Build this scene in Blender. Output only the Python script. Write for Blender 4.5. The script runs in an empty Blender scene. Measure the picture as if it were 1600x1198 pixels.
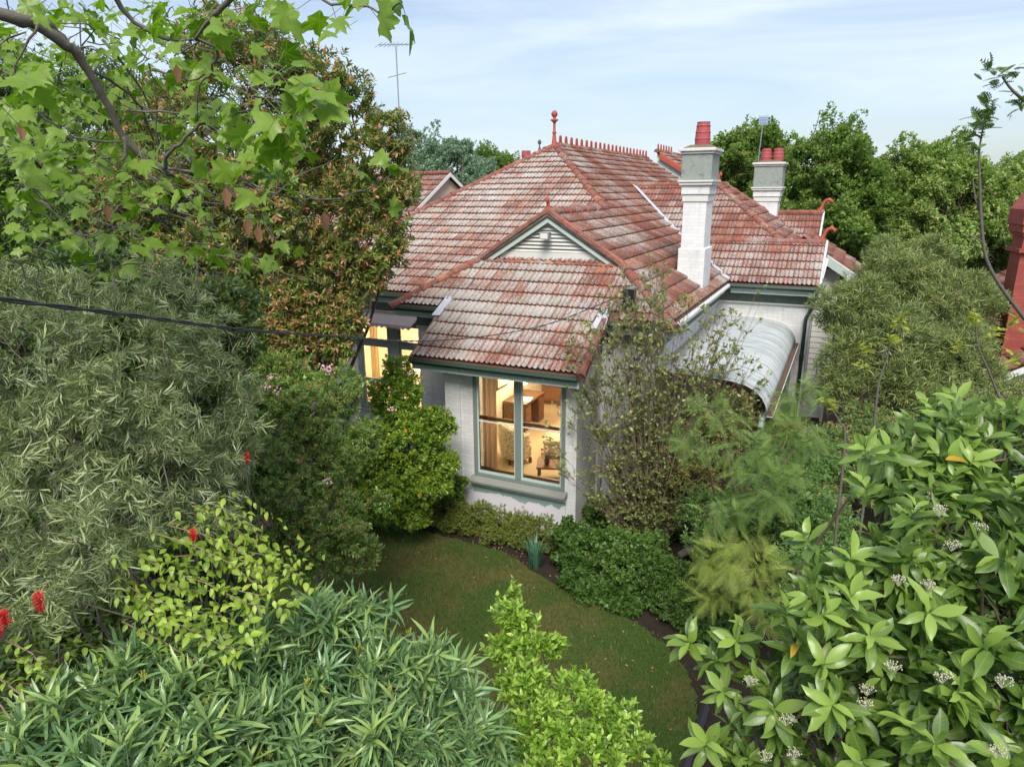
import bpy, bmesh, math, random
import numpy as np
from mathutils import Vector, Matrix
random.seed(7)
rng = np.random.default_rng(11)
sc = bpy.context.scene
PI = math.pi

# ------------------------------------------------------------ camera
CAMH = 6.4
F_PX, TH, RO, PH = 1064.3, math.radians(15.8035), math.radians(-.4295), math.radians(25.949)
cf = Vector((0, math.cos(TH), -math.sin(TH)))
cu0 = Vector((0, math.sin(TH), math.cos(TH)))
cr0 = Vector((1, 0, 0))
CR = cr0*math.cos(RO) + cu0*math.sin(RO)
CU = -cr0*math.sin(RO) + cu0*math.cos(RO)
cd = bpy.data.cameras.new('camera')
cam = bpy.data.objects.new('camera', cd)
sc.collection.objects.link(cam)
M = Matrix((CR, CU, -cf)).transposed().to_4x4()
M.translation = Vector((0, 0, CAMH))
cam.matrix_world = M
cd.sensor_width = 36
cd.lens = F_PX/1600*36
cd.clip_start = .05
cd.clip_end = 3000
sc.camera = cam

# ------------------------------------------------------------ sky
SUN_EL, SUN_AZ = math.radians(50), math.radians(186)      # azimuth clockwise from +Y
wd = bpy.data.worlds.new('World')
sc.world = wd
wd.use_nodes = True
nt = wd.node_tree
nt.nodes.clear()
N = nt.nodes.new
wo = N('ShaderNodeOutputWorld'); bg = N('ShaderNodeBackground')
bg.inputs[1].default_value = .088
sky = N('ShaderNodeTexSky'); sky.sky_type = 'NISHITA'; sky.sun_disc = False
sky.sun_elevation = SUN_EL; sky.sun_rotation = SUN_AZ
sky.air_density = 1.0; sky.dust_density = 1.6; sky.ozone_density = 1.5
tc = N('ShaderNodeTexCoord'); mp = N('ShaderNodeMapping')
mp.inputs['Scale'].default_value = (1.2, 2.2, 9.0)
mp.inputs['Rotation'].default_value = (0.0, .22, .5)
nz = N('ShaderNodeTexNoise'); nz.inputs['Scale'].default_value = 1.5; nz.inputs['Detail'].default_value = 7
nz.inputs['Roughness'].default_value = .55; nz.inputs['Distortion'].default_value = .5
rp = N('ShaderNodeValToRGB'); rp.color_ramp.elements[0].position = .40; rp.color_ramp.elements[1].position = .74
rp.color_ramp.elements[0].color = (.34, .34, .34, 1); rp.color_ramp.elements[1].color = (.98, .98, .98, 1)
mx = N('ShaderNodeMix'); mx.data_type = 'RGBA'
mx.inputs[7].default_value = (5.9, 6.7, 7.7, 1)
L_ = nt.links.new
L_(tc.outputs['Generated'], mp.inputs[0]); L_(mp.outputs[0], nz.inputs['Vector'])
L_(nz.outputs['Fac'], rp.inputs[0]); L_(rp.outputs[0], mx.inputs[0])
L_(sky.outputs[0], mx.inputs[6]); L_(mx.outputs[2], bg.inputs[0]); L_(bg.outputs[0], wo.inputs[0])

# ------------------------------------------------------------ sun (veiled by thin cloud)
sl = bpy.data.lights.new('sun', 'SUN'); sl.energy = 2.7; sl.angle = math.radians(26); sl.color = (1, .94, .86)
so = bpy.data.objects.new('sun', sl); sc.collection.objects.link(so)
sd = Vector((math.sin(SUN_AZ)*math.cos(SUN_EL), math.cos(SUN_AZ)*math.cos(SUN_EL), math.sin(SUN_EL)))
so.rotation_euler = sd.to_track_quat('Z', 'Y').to_euler()
so.location = (8, -6, 14)

sc.view_settings.view_transform = 'Standard'
sc.view_settings.look = 'None'
sc.view_settings.gamma = 1
sc.view_settings.use_curve_mapping = False
sc.view_settings.exposure = .80
sc.render.engine = 'CYCLES'
cy = sc.cycles
cy.max_bounces = 7; cy.diffuse_bounces = 3; cy.glossy_bounces = 3; cy.transmission_bounces = 4; cy.transparent_max_bounces = 12
cy.sample_clamp_indirect = 6
cy.use_denoising = True
cy.use_adaptive_sampling = True
cy.adaptive_threshold = .015

# ------------------------------------------------------------ frames
def ray(px, py):
    return cf + CR*((px-800)/F_PX) + CU*((599-py)/F_PX)
def W(px, py, Y):
    """point of the place at horizontal distance Y seen at photo pixel px,py"""
    d = ray(px, py)
    return Vector((0, 0, CAMH)) + d*(Y/d.y)
def G(px, py, z=0.):
    d = ray(px, py)
    return Vector((0, 0, CAMH)) + d*((z-CAMH)/d.z)
HO = Vector((-.7324, 12.613, 0))
HA = Vector((math.cos(PH), -math.sin(PH), 0)); HB = Vector((math.sin(PH), math.cos(PH), 0))
HROT = -PH
def hw(a, b, z=0.):
    return HO + HA*a + HB*b + Vector((0, 0, z))

# ------------------------------------------------------------ object helpers
col = sc.collection
def tag(o, label=None, cat=None, group=None, kind=None):
    if label: o['label'] = label
    if cat: o['category'] = cat
    if group: o['group'] = group
    if kind: o['kind'] = kind
    return o
def thing(name, label, cat, loc=(0, 0, 0), rz=0., group=None):
    o = bpy.data.objects.new(name, None); col.objects.link(o)
    o.location = loc; o.rotation_euler = (0, 0, rz); o.empty_display_size = .2
    return tag(o, label, cat, group)
class MB:
    def __init__(s): s.v = []; s.f = []; s.m = []; s.cm = 0
    def add(s, vs, fs):
        n = len(s.v); s.v += [tuple(p) for p in vs]
        for f in fs: s.f.append(tuple(i+n for i in f)); s.m.append(s.cm)
        return s
    def box(s, x0, x1, y0, y1, z0, z1):
        vs = [(x, y, z) for z in (z0, z1) for y in (y0, y1) for x in (x0, x1)]
        return s.add(vs, [(0, 2, 3, 1), (4, 5, 7, 6), (0, 1, 5, 4), (2, 6, 7, 3), (0, 4, 6, 2), (1, 3, 7, 5)])
    def prism(s, poly, ext):
        n = len(poly); e = Vector(ext)
        a = [Vector(p) for p in poly]
        vs = a + [p+e for p in a]
        return s.add(vs, [tuple(range(n))[::-1], tuple(range(n, 2*n))] + [(i, (i+1) % n, (i+1) % n+n, i+n) for i in range(n)])
    def tube(s, pts, rad, n=8, cap=True):
        pts = [Vector(p) for p in pts]
        if not hasattr(rad, '__len__'): rad = [rad]*len(pts)
        vs = []; up = Vector((0, 0, 1)); e1 = None
        for i, p in enumerate(pts):
            d = (pts[min(i+1, len(pts)-1)]-pts[max(i-1, 0)]).normalized()
            if e1 is None:
                e1 = d.orthogonal().normalized()
            else:
                e1 = (e1 - d*e1.dot(d)).normalized()
            e2 = d.cross(e1)
            for k in range(n):
                t = 2*PI*(k+.5)/n
                vs.append(p + (e1*math.cos(t)+e2*math.sin(t))*rad[i])
        fs = [(i*n+k, i*n+(k+1) % n, (i+1)*n+(k+1) % n, (i+1)*n+k) for i in range(len(pts)-1) for k in range(n)]
        if cap: fs += [tuple(range(n))[::-1], tuple(range((len(pts)-1)*n, len(pts)*n))]
        return s.add(vs, fs)
    def lathe(s, prof, c=(0, 0, 0), n=14):
        vs = [(c[0]+r*math.cos(2*PI*k/n), c[1]+r*math.sin(2*PI*k/n), c[2]+z) for r, z in prof for k in range(n)]
        m = len(prof)
        fs = [(i*n+k, i*n+(k+1) % n, (i+1)*n+(k+1) % n, (i+1)*n+k) for i in range(m-1) for k in range(n)]
        fs += [tuple(range(n))[::-1], tuple(range((m-1)*n, m*n))]
        return s.add(vs, fs)
    def ball(s, c, r, n=6, sz=1.):
        return s.lathe([(max(.001, r*math.sin(PI*i/n)), -r*sz*math.cos(PI*i/n)) for i in range(n+1)], c, max(5, n+1))
    def build(s, name, mat, parent=None, smooth=False, bevel=0., kind=None, label=None):
        me = bpy.data.meshes.new(name)
        me.from_pydata([tuple(v) for v in s.v], [], s.f)
        mats = mat if isinstance(mat, (list, tuple)) else [mat]
        for m in mats: me.materials.append(m)
        if len(mats) > 1: me.polygons.foreach_set('material_index', s.m)
        if smooth: me.polygons.foreach_set('use_smooth', [True]*len(me.polygons))
        me.update()
        bm = bmesh.new(); bm.from_mesh(me)
        bmesh.ops.recalc_face_normals(bm, faces=bm.faces)
        bm.to_mesh(me); bm.free()
        o = bpy.data.objects.new(name, me); col.objects.link(o)
        if parent: o.parent = parent
        if bevel:
            b = o.modifiers.new('bevel', 'BEVEL'); b.width = bevel; b.segments = 2; b.limit_method = 'ANGLE'
        if kind: o['kind'] = kind
        if label: o['label'] = label
        return o
def np_mesh(name, V, T, mat, attr=None, smooth=False, mi=None):
    me = bpy.data.meshes.new(name)
    V = np.ascontiguousarray(V, dtype=np.float32); T = np.ascontiguousarray(T, dtype=np.int32)
    me.vertices.add(len(V)); me.vertices.foreach_set('co', V.ravel())
    k = T.shape[1]
    me.loops.add(T.size); me.loops.foreach_set('vertex_index', T.ravel())
    me.polygons.add(len(T)); me.polygons.foreach_set('loop_start', np.arange(0, T.size, k, dtype=np.int32))
    me.polygons.foreach_set('loop_total', np.full(len(T), k, dtype=np.int32))
    mats = mat if isinstance(mat, (list, tuple)) else [mat]
    for m in mats: me.materials.append(m)
    if mi is not None: me.polygons.foreach_set('material_index', np.ascontiguousarray(mi, dtype=np.int32))
    if smooth: me.polygons.foreach_set('use_smooth', np.ones(len(T), dtype=bool))
    if attr is not None:
        a = me.attributes.new('leaf', 'FLOAT_COLOR', 'POINT')
        a.data.foreach_set('color', np.ascontiguousarray(attr, dtype=np.float32).ravel())
    me.update(calc_edges=True)
    return me
def link_mesh(name, me, parent=None, kind=None):
    o = bpy.data.objects.new(name, me); col.objects.link(o)
    if parent is not None: o.parent = parent
    if kind: o['kind'] = kind
    return o

# ------------------------------------------------------------ materials
def new_mat(name):
    m = bpy.data.materials.new(name); m.use_nodes = True
    t = m.node_tree; t.nodes.clear()
    return m, t, t.nodes.new, t.links.new
def mixc(N, L, fac, a, b, bt='MIX'):
    n = N('ShaderNodeMix'); n.data_type = 'RGBA'; n.blend_type = bt
    for s, v in ((0, fac), (6, a), (7, b)):
        if hasattr(v, 'links'): L(v, n.inputs[s])
        elif s == 0: n.inputs[0].default_value = v
        else: n.inputs[s].default_value = (*v, 1) if len(v) == 3 else v
    return n.outputs[2]
def mth(N, L, op, a, b=None, c=None, clamp=False):
    n = N('ShaderNodeMath'); n.operation = op; n.use_clamp = clamp
    for i, v in enumerate((a, b, c)):
        if v is None: continue
        if hasattr(v, 'links'): L(v, n.inputs[i])
        else: n.inputs[i].default_value = v
    return n.outputs[0]
def mrange(N, L, v, a, b, c=0., d=1.):
    n = N('ShaderNodeMapRange'); n.interpolation_type = 'SMOOTHSTEP'
    L(v, n.inputs[0])
    for i, x in enumerate((a, b, c, d)): n.inputs[i+1].default_value = x
    return n.outputs[0]
def noise(N, L, vec, scale, detail=4, rough=.55, dist=0.):
    n = N('ShaderNodeTexNoise'); n.inputs['Scale'].default_value = scale; n.inputs['Detail'].default_value = detail
    n.inputs['Roughness'].default_value = rough; n.inputs['Distortion'].default_value = dist
    if vec is not None: L(vec, n.inputs['Vector'])
    return n.outputs['Fac']
def finish(t, N, L, colr, rough=.7, metal=0., bump=None, bstr=.3, bdist=.01, spec=.5):
    p = N('ShaderNodeBsdfPrincipled'); o = N('ShaderNodeOutputMaterial')
    if hasattr(colr, 'links'): L(colr, p.inputs['Base Color'])
    else: p.inputs['Base Color'].default_value = (*colr, 1)
    if hasattr(rough, 'links'): L(rough, p.inputs['Roughness'])
    else: p.inputs['Roughness'].default_value = rough
    p.inputs['Metallic'].default_value = metal
    p.inputs['Specular IOR Level'].default_value = spec
    if bump is not None:
        b = N('ShaderNodeBump'); b.inputs['Strength'].default_value = bstr; b.inputs['Distance'].default_value = bdist
        L(bump, b.inputs['Height']); L(b.outputs[0], p.inputs['Normal'])
    L(p.outputs[0], o.inputs[0])
    return p
def paint(name, c, c2=None, rough=.55, scale=3., dirt=(.25, .24, .2), dirt_amt=.25, bstr=.15, fine=40.):
    m, t, N, L = new_mat(name)
    g = N('ShaderNodeNewGeometry').outputs['Position']
    n1 = noise(N, L, g, scale, 6, .65); n2 = noise(N, L, g, fine, 3)
    base = mixc(N, L, n1, c, c2 or tuple(x*.82 for x in c))
    d = mrange(N, L, n1, .55, .8, 0., dirt_amt)
    base = mixc(N, L, d, base, dirt)
    finish(t, N, L, base, rough, 0, n2, bstr, .004)
    return m
def brick_paint(name, c, c2, dirt, bsize=(.23, .076), amt=.3):
    """painted brickwork: courses show as relief, paint worn in patches"""
    m, t, N, L = new_mat(name)
    tc = N('ShaderNodeTexCoord').outputs['Object']
    sep = N('ShaderNodeSeparateXYZ'); L(tc, sep.inputs[0])
    s = mth(N, L, 'ADD', sep.outputs[0], sep.outputs[1])
    cmb = N('ShaderNodeCombineXYZ'); L(s, cmb.inputs[0]); L(sep.outputs[2], cmb.inputs[1])
    b = N('ShaderNodeTexBrick'); L(cmb.outputs[0], b.inputs['Vector'])
    b.inputs['Scale'].default_value = 1; b.inputs['Brick Width'].default_value = bsize[0]; b.inputs['Row Height'].default_value = bsize[1]
    b.inputs['Mortar Size'].default_value = .006; b.inputs['Mortar Smooth'].default_value = .3
    b.inputs['Color1'].default_value = (*c, 1); b.inputs['Color2'].default_value = (*c2, 1); b.inputs['Mortar'].default_value = (*[x*.93 for x in c2], 1)
    n1 = noise(N, L, tc, 1.3, 8, .7, .3); n2 = noise(N, L, tc, 30, 4)
    cc = mixc(N, L, mrange(N, L, n1, .5, .78, 0, amt), b.outputs['Color'], dirt)
    cc = mixc(N, L, mrange(N, L, n2, .3, .8, 0, .18), cc, tuple(x*.7 for x in c))
    mpn = N('ShaderNodeMapping'); mpn.inputs['Scale'].default_value = (5, 5, .35); L(tc, mpn.inputs[0])
    st = noise(N, L, mpn.outputs[0], 1.6, 5, .65)
    cc = mixc(N, L, mrange(N, L, st, .52, .78, 0, amt*.7), cc, tuple(x*.75 for x in dirt))
    h = mth(N, L, 'SUBTRACT', mth(N, L, 'MULTIPLY', n2, .35), b.outputs['Fac'])
    finish(t, N, L, cc, .75, 0, h, .25, .007)
    return m
def leaf_mat(name, dark, mid, young=None, yamt=0., under=None, rough=.42, trans=.3, vein=0., hue=(.45, .42, .06), gloss=.5, dead=0., k=1.25):
    S_ = lambda c: tuple(min(.95, v*w*k) for v, w in zip(c, (1.0, 1.0, .88)))
    dark, mid = S_(dark), S_(tuple(v*1.12 for v in mid))
    if young: young = S_(young)
    if under: under = S_(under)
    gloss *= .85; rough = min(.7, rough+.03)
    m, t, N, L = new_mat(name)
    at = N('ShaderNodeAttribute'); at.attribute_name = 'leaf'
    sp = N('ShaderNodeSeparateColor'); L(at.outputs['Color'], sp.inputs[0])
    g = N('ShaderNodeNewGeometry'); oi = N('ShaderNodeObjectInfo')
    rnd = mth(N, L, 'FRACT', mth(N, L, 'ADD', g.outputs['Random Per Island'], oi.outputs['Random']))
    cl = noise(N, L, g.outputs['Position'], 1.7, 3)
    f = mth(N, L, 'ADD', mth(N, L, 'MULTIPLY', rnd, .6), mth(N, L, 'SUBTRACT', mth(N, L, 'MULTIPLY', cl, 1.1), .35), clamp=True)
    c = mixc(N, L, f, dark, mid)
    if young:
        y = mth(N, L, 'MULTIPLY', mth(N, L, 'POWER', sp.outputs[2], 2.2), mth(N, L, 'MULTIPLY', at.outputs['Alpha'], yamt*1.6), clamp=True)
        c = mixc(N, L, y, c, young)
    r2 = mth(N, L, 'FRACT', mth(N, L, 'MULTIPLY', rnd, 37.7))
    if dead: c = mixc(N, L, mth(N, L, 'GREATER_THAN', r2, 1-dead), c, hue)
    else: c = mixc(N, L, mrange(N, L, r2, .9, 1., 0, .5), c, tuple(min(1, x*1.6+.01) for x in mid))
    if vein:
        ax = mth(N, L, 'ABSOLUTE', sp.outputs[0])
        v = mth(N, L, 'SUBTRACT', 1., mrange(N, L, ax, 0., .16))
        sv = mth(N, L, 'SINE', mth(N, L, 'MULTIPLY', mth(N, L, 'SUBTRACT', sp.outputs[1], mth(N, L, 'MULTIPLY', ax, .13)), 60.))
        sv = mrange(N, L, sv, .72, 1., 0, .35)
        v = mth(N, L, 'MAXIMUM', v, sv)
        c = mixc(N, L, mth(N, L, 'MULTIPLY', v, vein), c, tuple(min(1, x*1.7+.03) for x in mid))
    cu = mixc(N, L, g.outputs['Backfacing'], c, under or tuple(x*1.25+.01 for x in mid))
    p = N('ShaderNodeBsdfPrincipled'); L(cu, p.inputs['Base Color'])
    p.inputs['Roughness'].default_value = rough; p.inputs['Specular IOR Level'].default_value = gloss
    tr = N('ShaderNodeBsdfTranslucent'); L(mixc(N, L, 1., cu, (1.2, 1.5, .6), 'MULTIPLY'), tr.inputs[0])
    ms = N('ShaderNodeMixShader'); ms.inputs[0].default_value = trans
    o = N('ShaderNodeOutputMaterial')
    L(p.outputs[0], ms.inputs[1]); L(tr.outputs[0], ms.inputs[2]); L(ms.outputs[0], o.inputs[0])
    return m
def tile_mat(name, lich, moss=.25, reds=((.29, .095, .055), (.18, .058, .038), (.37, .15, .085)), grey=(.43, .425, .41)):
    m, t, N, L = new_mat(name)
    g = N('ShaderNodeNewGeometry'); oi = N('ShaderNodeObjectInfo')
    rnd = mth(N, L, 'FRACT', mth(N, L, 'ADD', g.outputs['Random Per Island'], oi.outputs['Random']))
    r2 = mth(N, L, 'FRACT', mth(N, L, 'MULTIPLY', rnd, 17.3)); r3 = mth(N, L, 'FRACT', mth(N, L, 'MULTIPLY', rnd, 61.7))
    P = g.outputs['Position']
    c = mixc(N, L, rnd, reds[0], reds[1]); c = mixc(N, L, mrange(N, L, r2, .75, .95), c, reds[2])
    big = noise(N, L, P, .8, 3); mid = noise(N, L, P, 7, 5, .7); fin = noise(N, L, P, 46, 6, .8); fin2 = noise(N, L, P, 90, 3, .7)
    c = mixc(N, L, mrange(N, L, mid, .40, .60, 0, .7), c, (.105, .058, .045))
    # lichen: tile by tile, in crusts
    th = mth(N, L, 'ADD', mth(N, L, 'MULTIPLY', r3, .07), mth(N, L, 'MULTIPLY', mth(N, L, 'SUBTRACT', big, .5), .50))
    s = mth(N, L, 'ADD', mth(N, L, 'ADD', th, mth(N, L, 'MULTIPLY', fin, .95)), mth(N, L, 'MULTIPLY', mid, .18))
    lo = .91-lich*.42
    k = mrange(N, L, s, lo+.04, lo+.13)
    gcol = mixc(N, L, fin2, tuple(x*.62 for x in grey), tuple(min(1, x*1.45) for x in grey))
    gcol = mixc(N, L, mrange(N, L, r2, .1, .6, 0, .35), gcol, (.30, .29, .22))
    c = mixc(N, L, mth(N, L, 'MULTIPLY', k, .85), c, gcol)
    k2 = mrange(N, L, noise(N, L, P, 22, 5, .7), .60-moss*.1, .72, 0, min(1, moss*2.2))
    c = mixc(N, L, k2, c, (.10, .085, .05))
    # relief from the fine grain and the lichen crusts
    finish(t, N, L, c, .85, 0, mth(N, L, 'ADD', fin, mth(N, L, 'MULTIPLY', k, .3)), .5, .006, .3)
    return m
def simple(name, c, rough=.6, metal=0., bump=0., scale=30., spec=.5, var=.18):
    m, t, N, L = new_mat(name)
    g = N('ShaderNodeNewGeometry').outputs['Position']
    n = noise(N, L, g, scale, 4)
    cc = mixc(N, L, n, tuple(x*(1-var) for x in c), tuple(min(1, x*(1+var)) for x in c))
    finish(t, N, L, cc, rough, metal, n if bump else None, bump, .005, spec)
    return m
def emis(name, c, s):
    m, t, N, L = new_mat(name)
    p = finish(t, N, L, c, .5); p.inputs['Emission Color'].default_value = (*c, 1); p.inputs['Emission Strength'].default_value = s
    return m

MT = {}
MT['wall'] = brick_paint('painted_brick_white', (.70, .70, .69), (.60, .60, .59), (.33, .32, .28), amt=.5)
MT['wall_shaded'] = brick_paint('painted_brick_shaded', (.42, .40, .41), (.36, .34, .35), (.28, .26, .25))  # same painted brick, greyed in colour for the shade of trees and eave
MT['chim'] = brick_paint('chimney_whitewash', (.76, .76, .75), (.66, .67, .67), (.30, .30, .27), amt=.5)
MT['rough'] = paint('roughcast_green_grey', (.19, .22, .19), (.10, .125, .10), .95, 9, (.07, .08, .06), .5, 1., 55)
MT['chrough'] = paint('roughcast_chimney', (.33, .36, .33), (.20, .23, .205), .95, 9, (.06, .07, .055), .9, 1.6, 28)
MT['mould'] = paint('moulding_pale', (.66, .66, .62), (.55, .56, .52), .7, 5, (.2, .2, .16), .5)
MT['fascia'] = paint('fascia_sage', (.47, .56, .51), (.40, .49, .45), .5, 4, (.2, .22, .18), .3)
MT['sage_dark'] = paint('window_sage', (.19, .235, .215), (.16, .20, .185), .45, 6, (.15, .14, .12), .25)
MT['gutter'] = paint('gutter_dark_green', (.035, .08, .055), (.025, .055, .04), .35, 5, (.10, .08, .06), .3)
MT['sill'] = paint('sill_worn', (.24, .24, .21), (.17, .19, .17), .7, 6, (.30, .26, .22), .5)
MT['white'] = paint('trim_white', (.72, .72, .70), (.62, .62, .6), .5, 6, (.3, .28, .24), .35)
MT['tile'] = tile_mat('roof_tile_heavy_lichen', 1.06, .5)
MT['tile2'] = tile_mat('roof_tile_light_lichen', .98, .35)
MT['tile3'] = tile_mat('roof_tile_wing', .86, .5, ((.30, .11, .08), (.20, .07, .055), (.36, .16, .11)))
MT['tile_roll'] = tile_mat('roof_tile_heavy_roll', .88, .4)
MT['tile2_roll'] = tile_mat('roof_tile_light_roll', .82, .3)
MT['tile3_roll'] = tile_mat('roof_tile_wing_roll', .70, .4, ((.30, .11, .08), (.20, .07, .055), (.36, .16, .11)))
MT['cap_roll'] = None
MT['cap'] = tile_mat('ridge_terracotta', .75, .35, ((.33, .11, .075), (.24, .075, .055), (.40, .16, .10)))
MT['butt'] = tile_mat('roof_tile_butt', .25, .5, ((.20, .055, .035), (.12, .035, .025), (.26, .08, .05)))  # butts carry little lichen; reds also darkened to draw the shadow lines between courses
MT['terra'] = simple('terracotta_finial', (.36, .075, .045), .6, 0, .3, 40, .4, .25)
MT['pot'] = simple('chimney_pot_red', (.36, .075, .08), .6, 0, .4, 25, .4, .3)
MT['deck'] = simple('roof_underlay', (.09, .05, .035), .9)
MT['lead'] = simple('lead_flashing', (.48, .49, .54), .5, .1, .3, 18, .5, .25)
MT['interior'] = simple('interior_cream', (.80, .73, .58), .8)
MT['ceil'] = simple('ceiling_cream', (.8, .74, .6), .8)
MT['carpet'] = simple('carpet_sand', (.55, .42, .27), .95, 0, .5, 90)
MT['wood'] = simple('desk_walnut', (.12, .055, .028), .35, 0, .2, 18, .5, .4)
MT['woodmid'] = simple('timber_panel', (.19, .085, .04), .45, 0, .2, 14, .5, .35)
MT['woodlight'] = simple('sash_rail_timber', (.30, .15, .075), .5, 0, .2, 20)
MT['black'] = simple('black_plastic', (.012, .012, .014), .4)
MT['metal'] = simple('galvanised', (.33, .35, .37), .45, .6)
MT['bark'] = simple('bark_brown', (.13, .095, .07), .9, 0, .8, 35, .3, .45)
MT['bark_grey'] = simple('bark_grey', (.13, .115, .10), .9, 0, .8, 30, .3, .4)
MT['bark_pale'] = simple('stem_tan', (.20, .145, .105), .85, 0, .5, 40, .3, .35)
MT['twig_green'] = simple('twig_green', (.12, .16, .05), .7)
MT['iron'] = simple('verandah_iron_white', (.38, .40, .40), .65, .0, .2, 2.2, .25, .3)
def _iron():
    m, t, N, L = new_mat('verandah_sheet_iron')
    tc = N('ShaderNodeTexCoord').outputs['Object']; mp_ = N('ShaderNodeMapping'); mp_.inputs['Scale'].default_value = (.5, 7., .5); L(tc, mp_.inputs[0])
    s1 = noise(N, L, mp_.outputs[0], 1.4, 6, .7); n1 = noise(N, L, tc, 1.6, 6, .7); n2 = noise(N, L, tc, 24, 4, .7)
    c = mixc(N, L, mrange(N, L, s1, .42, .62), (.40, .43, .435), (.27, .30, .30))
    c = mixc(N, L, mrange(N, L, n1, .52, .75, 0, .6), c, (.20, .19, .16)); c = mixc(N, L, mrange(N, L, n2, .62, .75, 0, .35), c, (.24, .13, .08))
    finish(t, N, L, c, .6, 0, s1, .5, .02, .3); return m
MT['iron'] = _iron()
def _glass():
    m, t, N, L = new_mat('window_glass')
    tr = N('ShaderNodeBsdfTransparent'); tr.inputs[0].default_value = (.93, .95, .94, 1)
    gl = N('ShaderNodeBsdfGlossy'); gl.inputs['Roughness'].default_value = .02
    fr = N('ShaderNodeFresnel'); fr.inputs[0].default_value = 1.5
    ms = N('ShaderNodeMixShader'); o = N('ShaderNodeOutputMaterial')
    L(fr.outputs[0], ms.inputs[0]); L(tr.outputs[0], ms.inputs[1]); L(gl.outputs[0], ms.inputs[2]); L(ms.outputs[0], o.inputs[0])
    return m
MT['glass'] = _glass()

# ============================================================ GROUND
def soil_mat():
    m, t, N, L = new_mat('garden_soil')
    g = N('ShaderNodeNewGeometry').outputs['Position']
    n1 = noise(N, L, g, 3, 5); n2 = noise(N, L, g, 40, 4, .7)
    c = mixc(N, L, n1, (.020, .015, .012), (.045, .032, .024)); c = mixc(N, L, mrange(N, L, n2, .6, .72, 0, .6), c, (.14, .075, .045))
    finish(t, N, L, c, .95, 0, n2, .8, .03, .2); return m
def lawn_mat():
    m, t, N, L = new_mat('lawn_turf')
    g = N('ShaderNodeNewGeometry').outputs['Position']
    n1 = noise(N, L, g, .9, 5, .6); n2 = noise(N, L, g, 9, 4, .7); n3 = noise(N, L, g, 70, 3, .7)
    c = mixc(N, L, mrange(N, L, n1, .40, .60), (.040, .082, .013), (.098, .086, .026))
    c = mixc(N, L, mrange(N, L, n2, .4, .7, 0, .6), c, (.040, .065, .012))
    c = mixc(N, L, mrange(N, L, n3, .5, .75, 0, .5), c, (.14, .13, .04))
    finish(t, N, L, c, .9, 0, n3, .7, .02, .2); return m
S = 1500
o = MB().add([(-S, -S, 0), (S, -S, 0), (S, S, 0), (-S, S, 0)], [(0, 1, 2, 3)]).build('ground', soil_mat()); o['kind'] = 'structure'
edge_px = [(669, 835), (740, 850), (800, 869), (822, 889), (875, 921), (931, 947), (999, 977), (1050, 1018), (1085, 1075), (1092, 1116), (1062, 1198)]
le = [G(*p) for p in edge_px]
lawn_poly = [Vector((-3.6, 12.4, 0)), Vector((-2.6, 12.75, 0))] + le + [Vector((1.5, 5.2, 0)), Vector((-3.4, 5.2, 0)), Vector((-4.4, 9, 0))]
lawn_poly = [Vector((p.x, p.y, 0)) for p in lawn_poly]
def smooth_poly(P, it=2):
    for _ in range(it):
        Q = []
        for i in range(len(P)):
            a, b = P[i], P[(i+1) % len(P)]
            Q += [a*.75+b*.25, a*.25+b*.75]
        P = Q
    return P
lawn_s = smooth_poly(lawn_poly)
lawn_s = [v+Vector((random.gauss(0, .018), random.gauss(0, .018), 0)) for a_, b_ in zip(lawn_s, lawn_s[1:]+lawn_s[:1]) for v in (a_, a_.lerp(b_, .33), a_.lerp(b_, .66))]
o = MB().prism([p+Vector((0, 0, -.02)) for p in lawn_s], (0, 0, .055)).build('lawn', lawn_mat()); o['kind'] = 'structure'
def in_poly(x, y, P):
    c = False; j = len(P)-1
    for i in range(len(P)):
        if (P[i][1] > y) != (P[j][1] > y) and x < (P[j][0]-P[i][0])*(y-P[i][1])/(P[j][1]-P[i][1])+P[i][0]: c = not c
        j = i
    return c
# grass blades
def grass():
    n = 60000
    xy = np.stack([rng.uniform(-4, 3.2, n), rng.uniform(5.2, 12.8, n)], 1)
    P = [(p.x, p.y) for p in lawn_s]
    keep = np.array([in_poly(x, y, P) for x, y in xy]); xy = xy[keep]; n = len(xy); xy = xy+rng.normal(0, .045, xy.shape)
    h = rng.uniform(.015, .075, n); az = rng.uniform(0, 2*PI, n); w = rng.uniform(.003, .008, n)
    ln = rng.normal(0, .024, (n, 2))
    V = np.zeros((n, 3, 3)); V[:, 0, :2] = xy - np.stack([np.cos(az), np.sin(az)], 1)*w[:, None]
    V[:, 1, :2] = xy + np.stack([np.cos(az), np.sin(az)], 1)*w[:, None]; V[:, 2, :2] = xy+ln
    V[:, 0, 2] = V[:, 1, 2] = .032; V[:, 2, 2] = .035+h
    at = np.zeros((n*3, 4)); at[:, 2] = .5; at[:, 3] = .5
    me = np_mesh('grass', V.reshape(-1, 3), np.arange(n*3).reshape(n, 3), leaf_mat('grass_blade', (.030, .050, .010), (.070, .092, .020), hue=(.16, .12, .045), dead=.2, trans=.35), at)
    o = link_mesh('grass', me, None, 'stuff'); tag(o, 'short worn green and brown lawn grass in the garden')
grass()
o = MB().tube([G(1100, 1105)+Vector((.02, 0, .03)), G(1082, 1160)+Vector((.02, 0, .03)), G(1062, 1210)+Vector((.03, 0, .03)), Vector((1.7, 5.0, .03))], .055, 4).build('garden_edging', simple('edging_black', (.03, .03, .035), .7))
tag(o, 'dark edging strip along the right side of the lawn', 'edging')
o = MB().box(0, 1.4, 0, 9, .0, .03).build('side_path', simple('path_brick_brown', (.11, .065, .05), .9, 0, .4, 20, .3, .4)); o['kind'] = 'structure'
o.location = hw(5.75, 5.5); o.rotation_euler = (0, 0, HROT)

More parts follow.
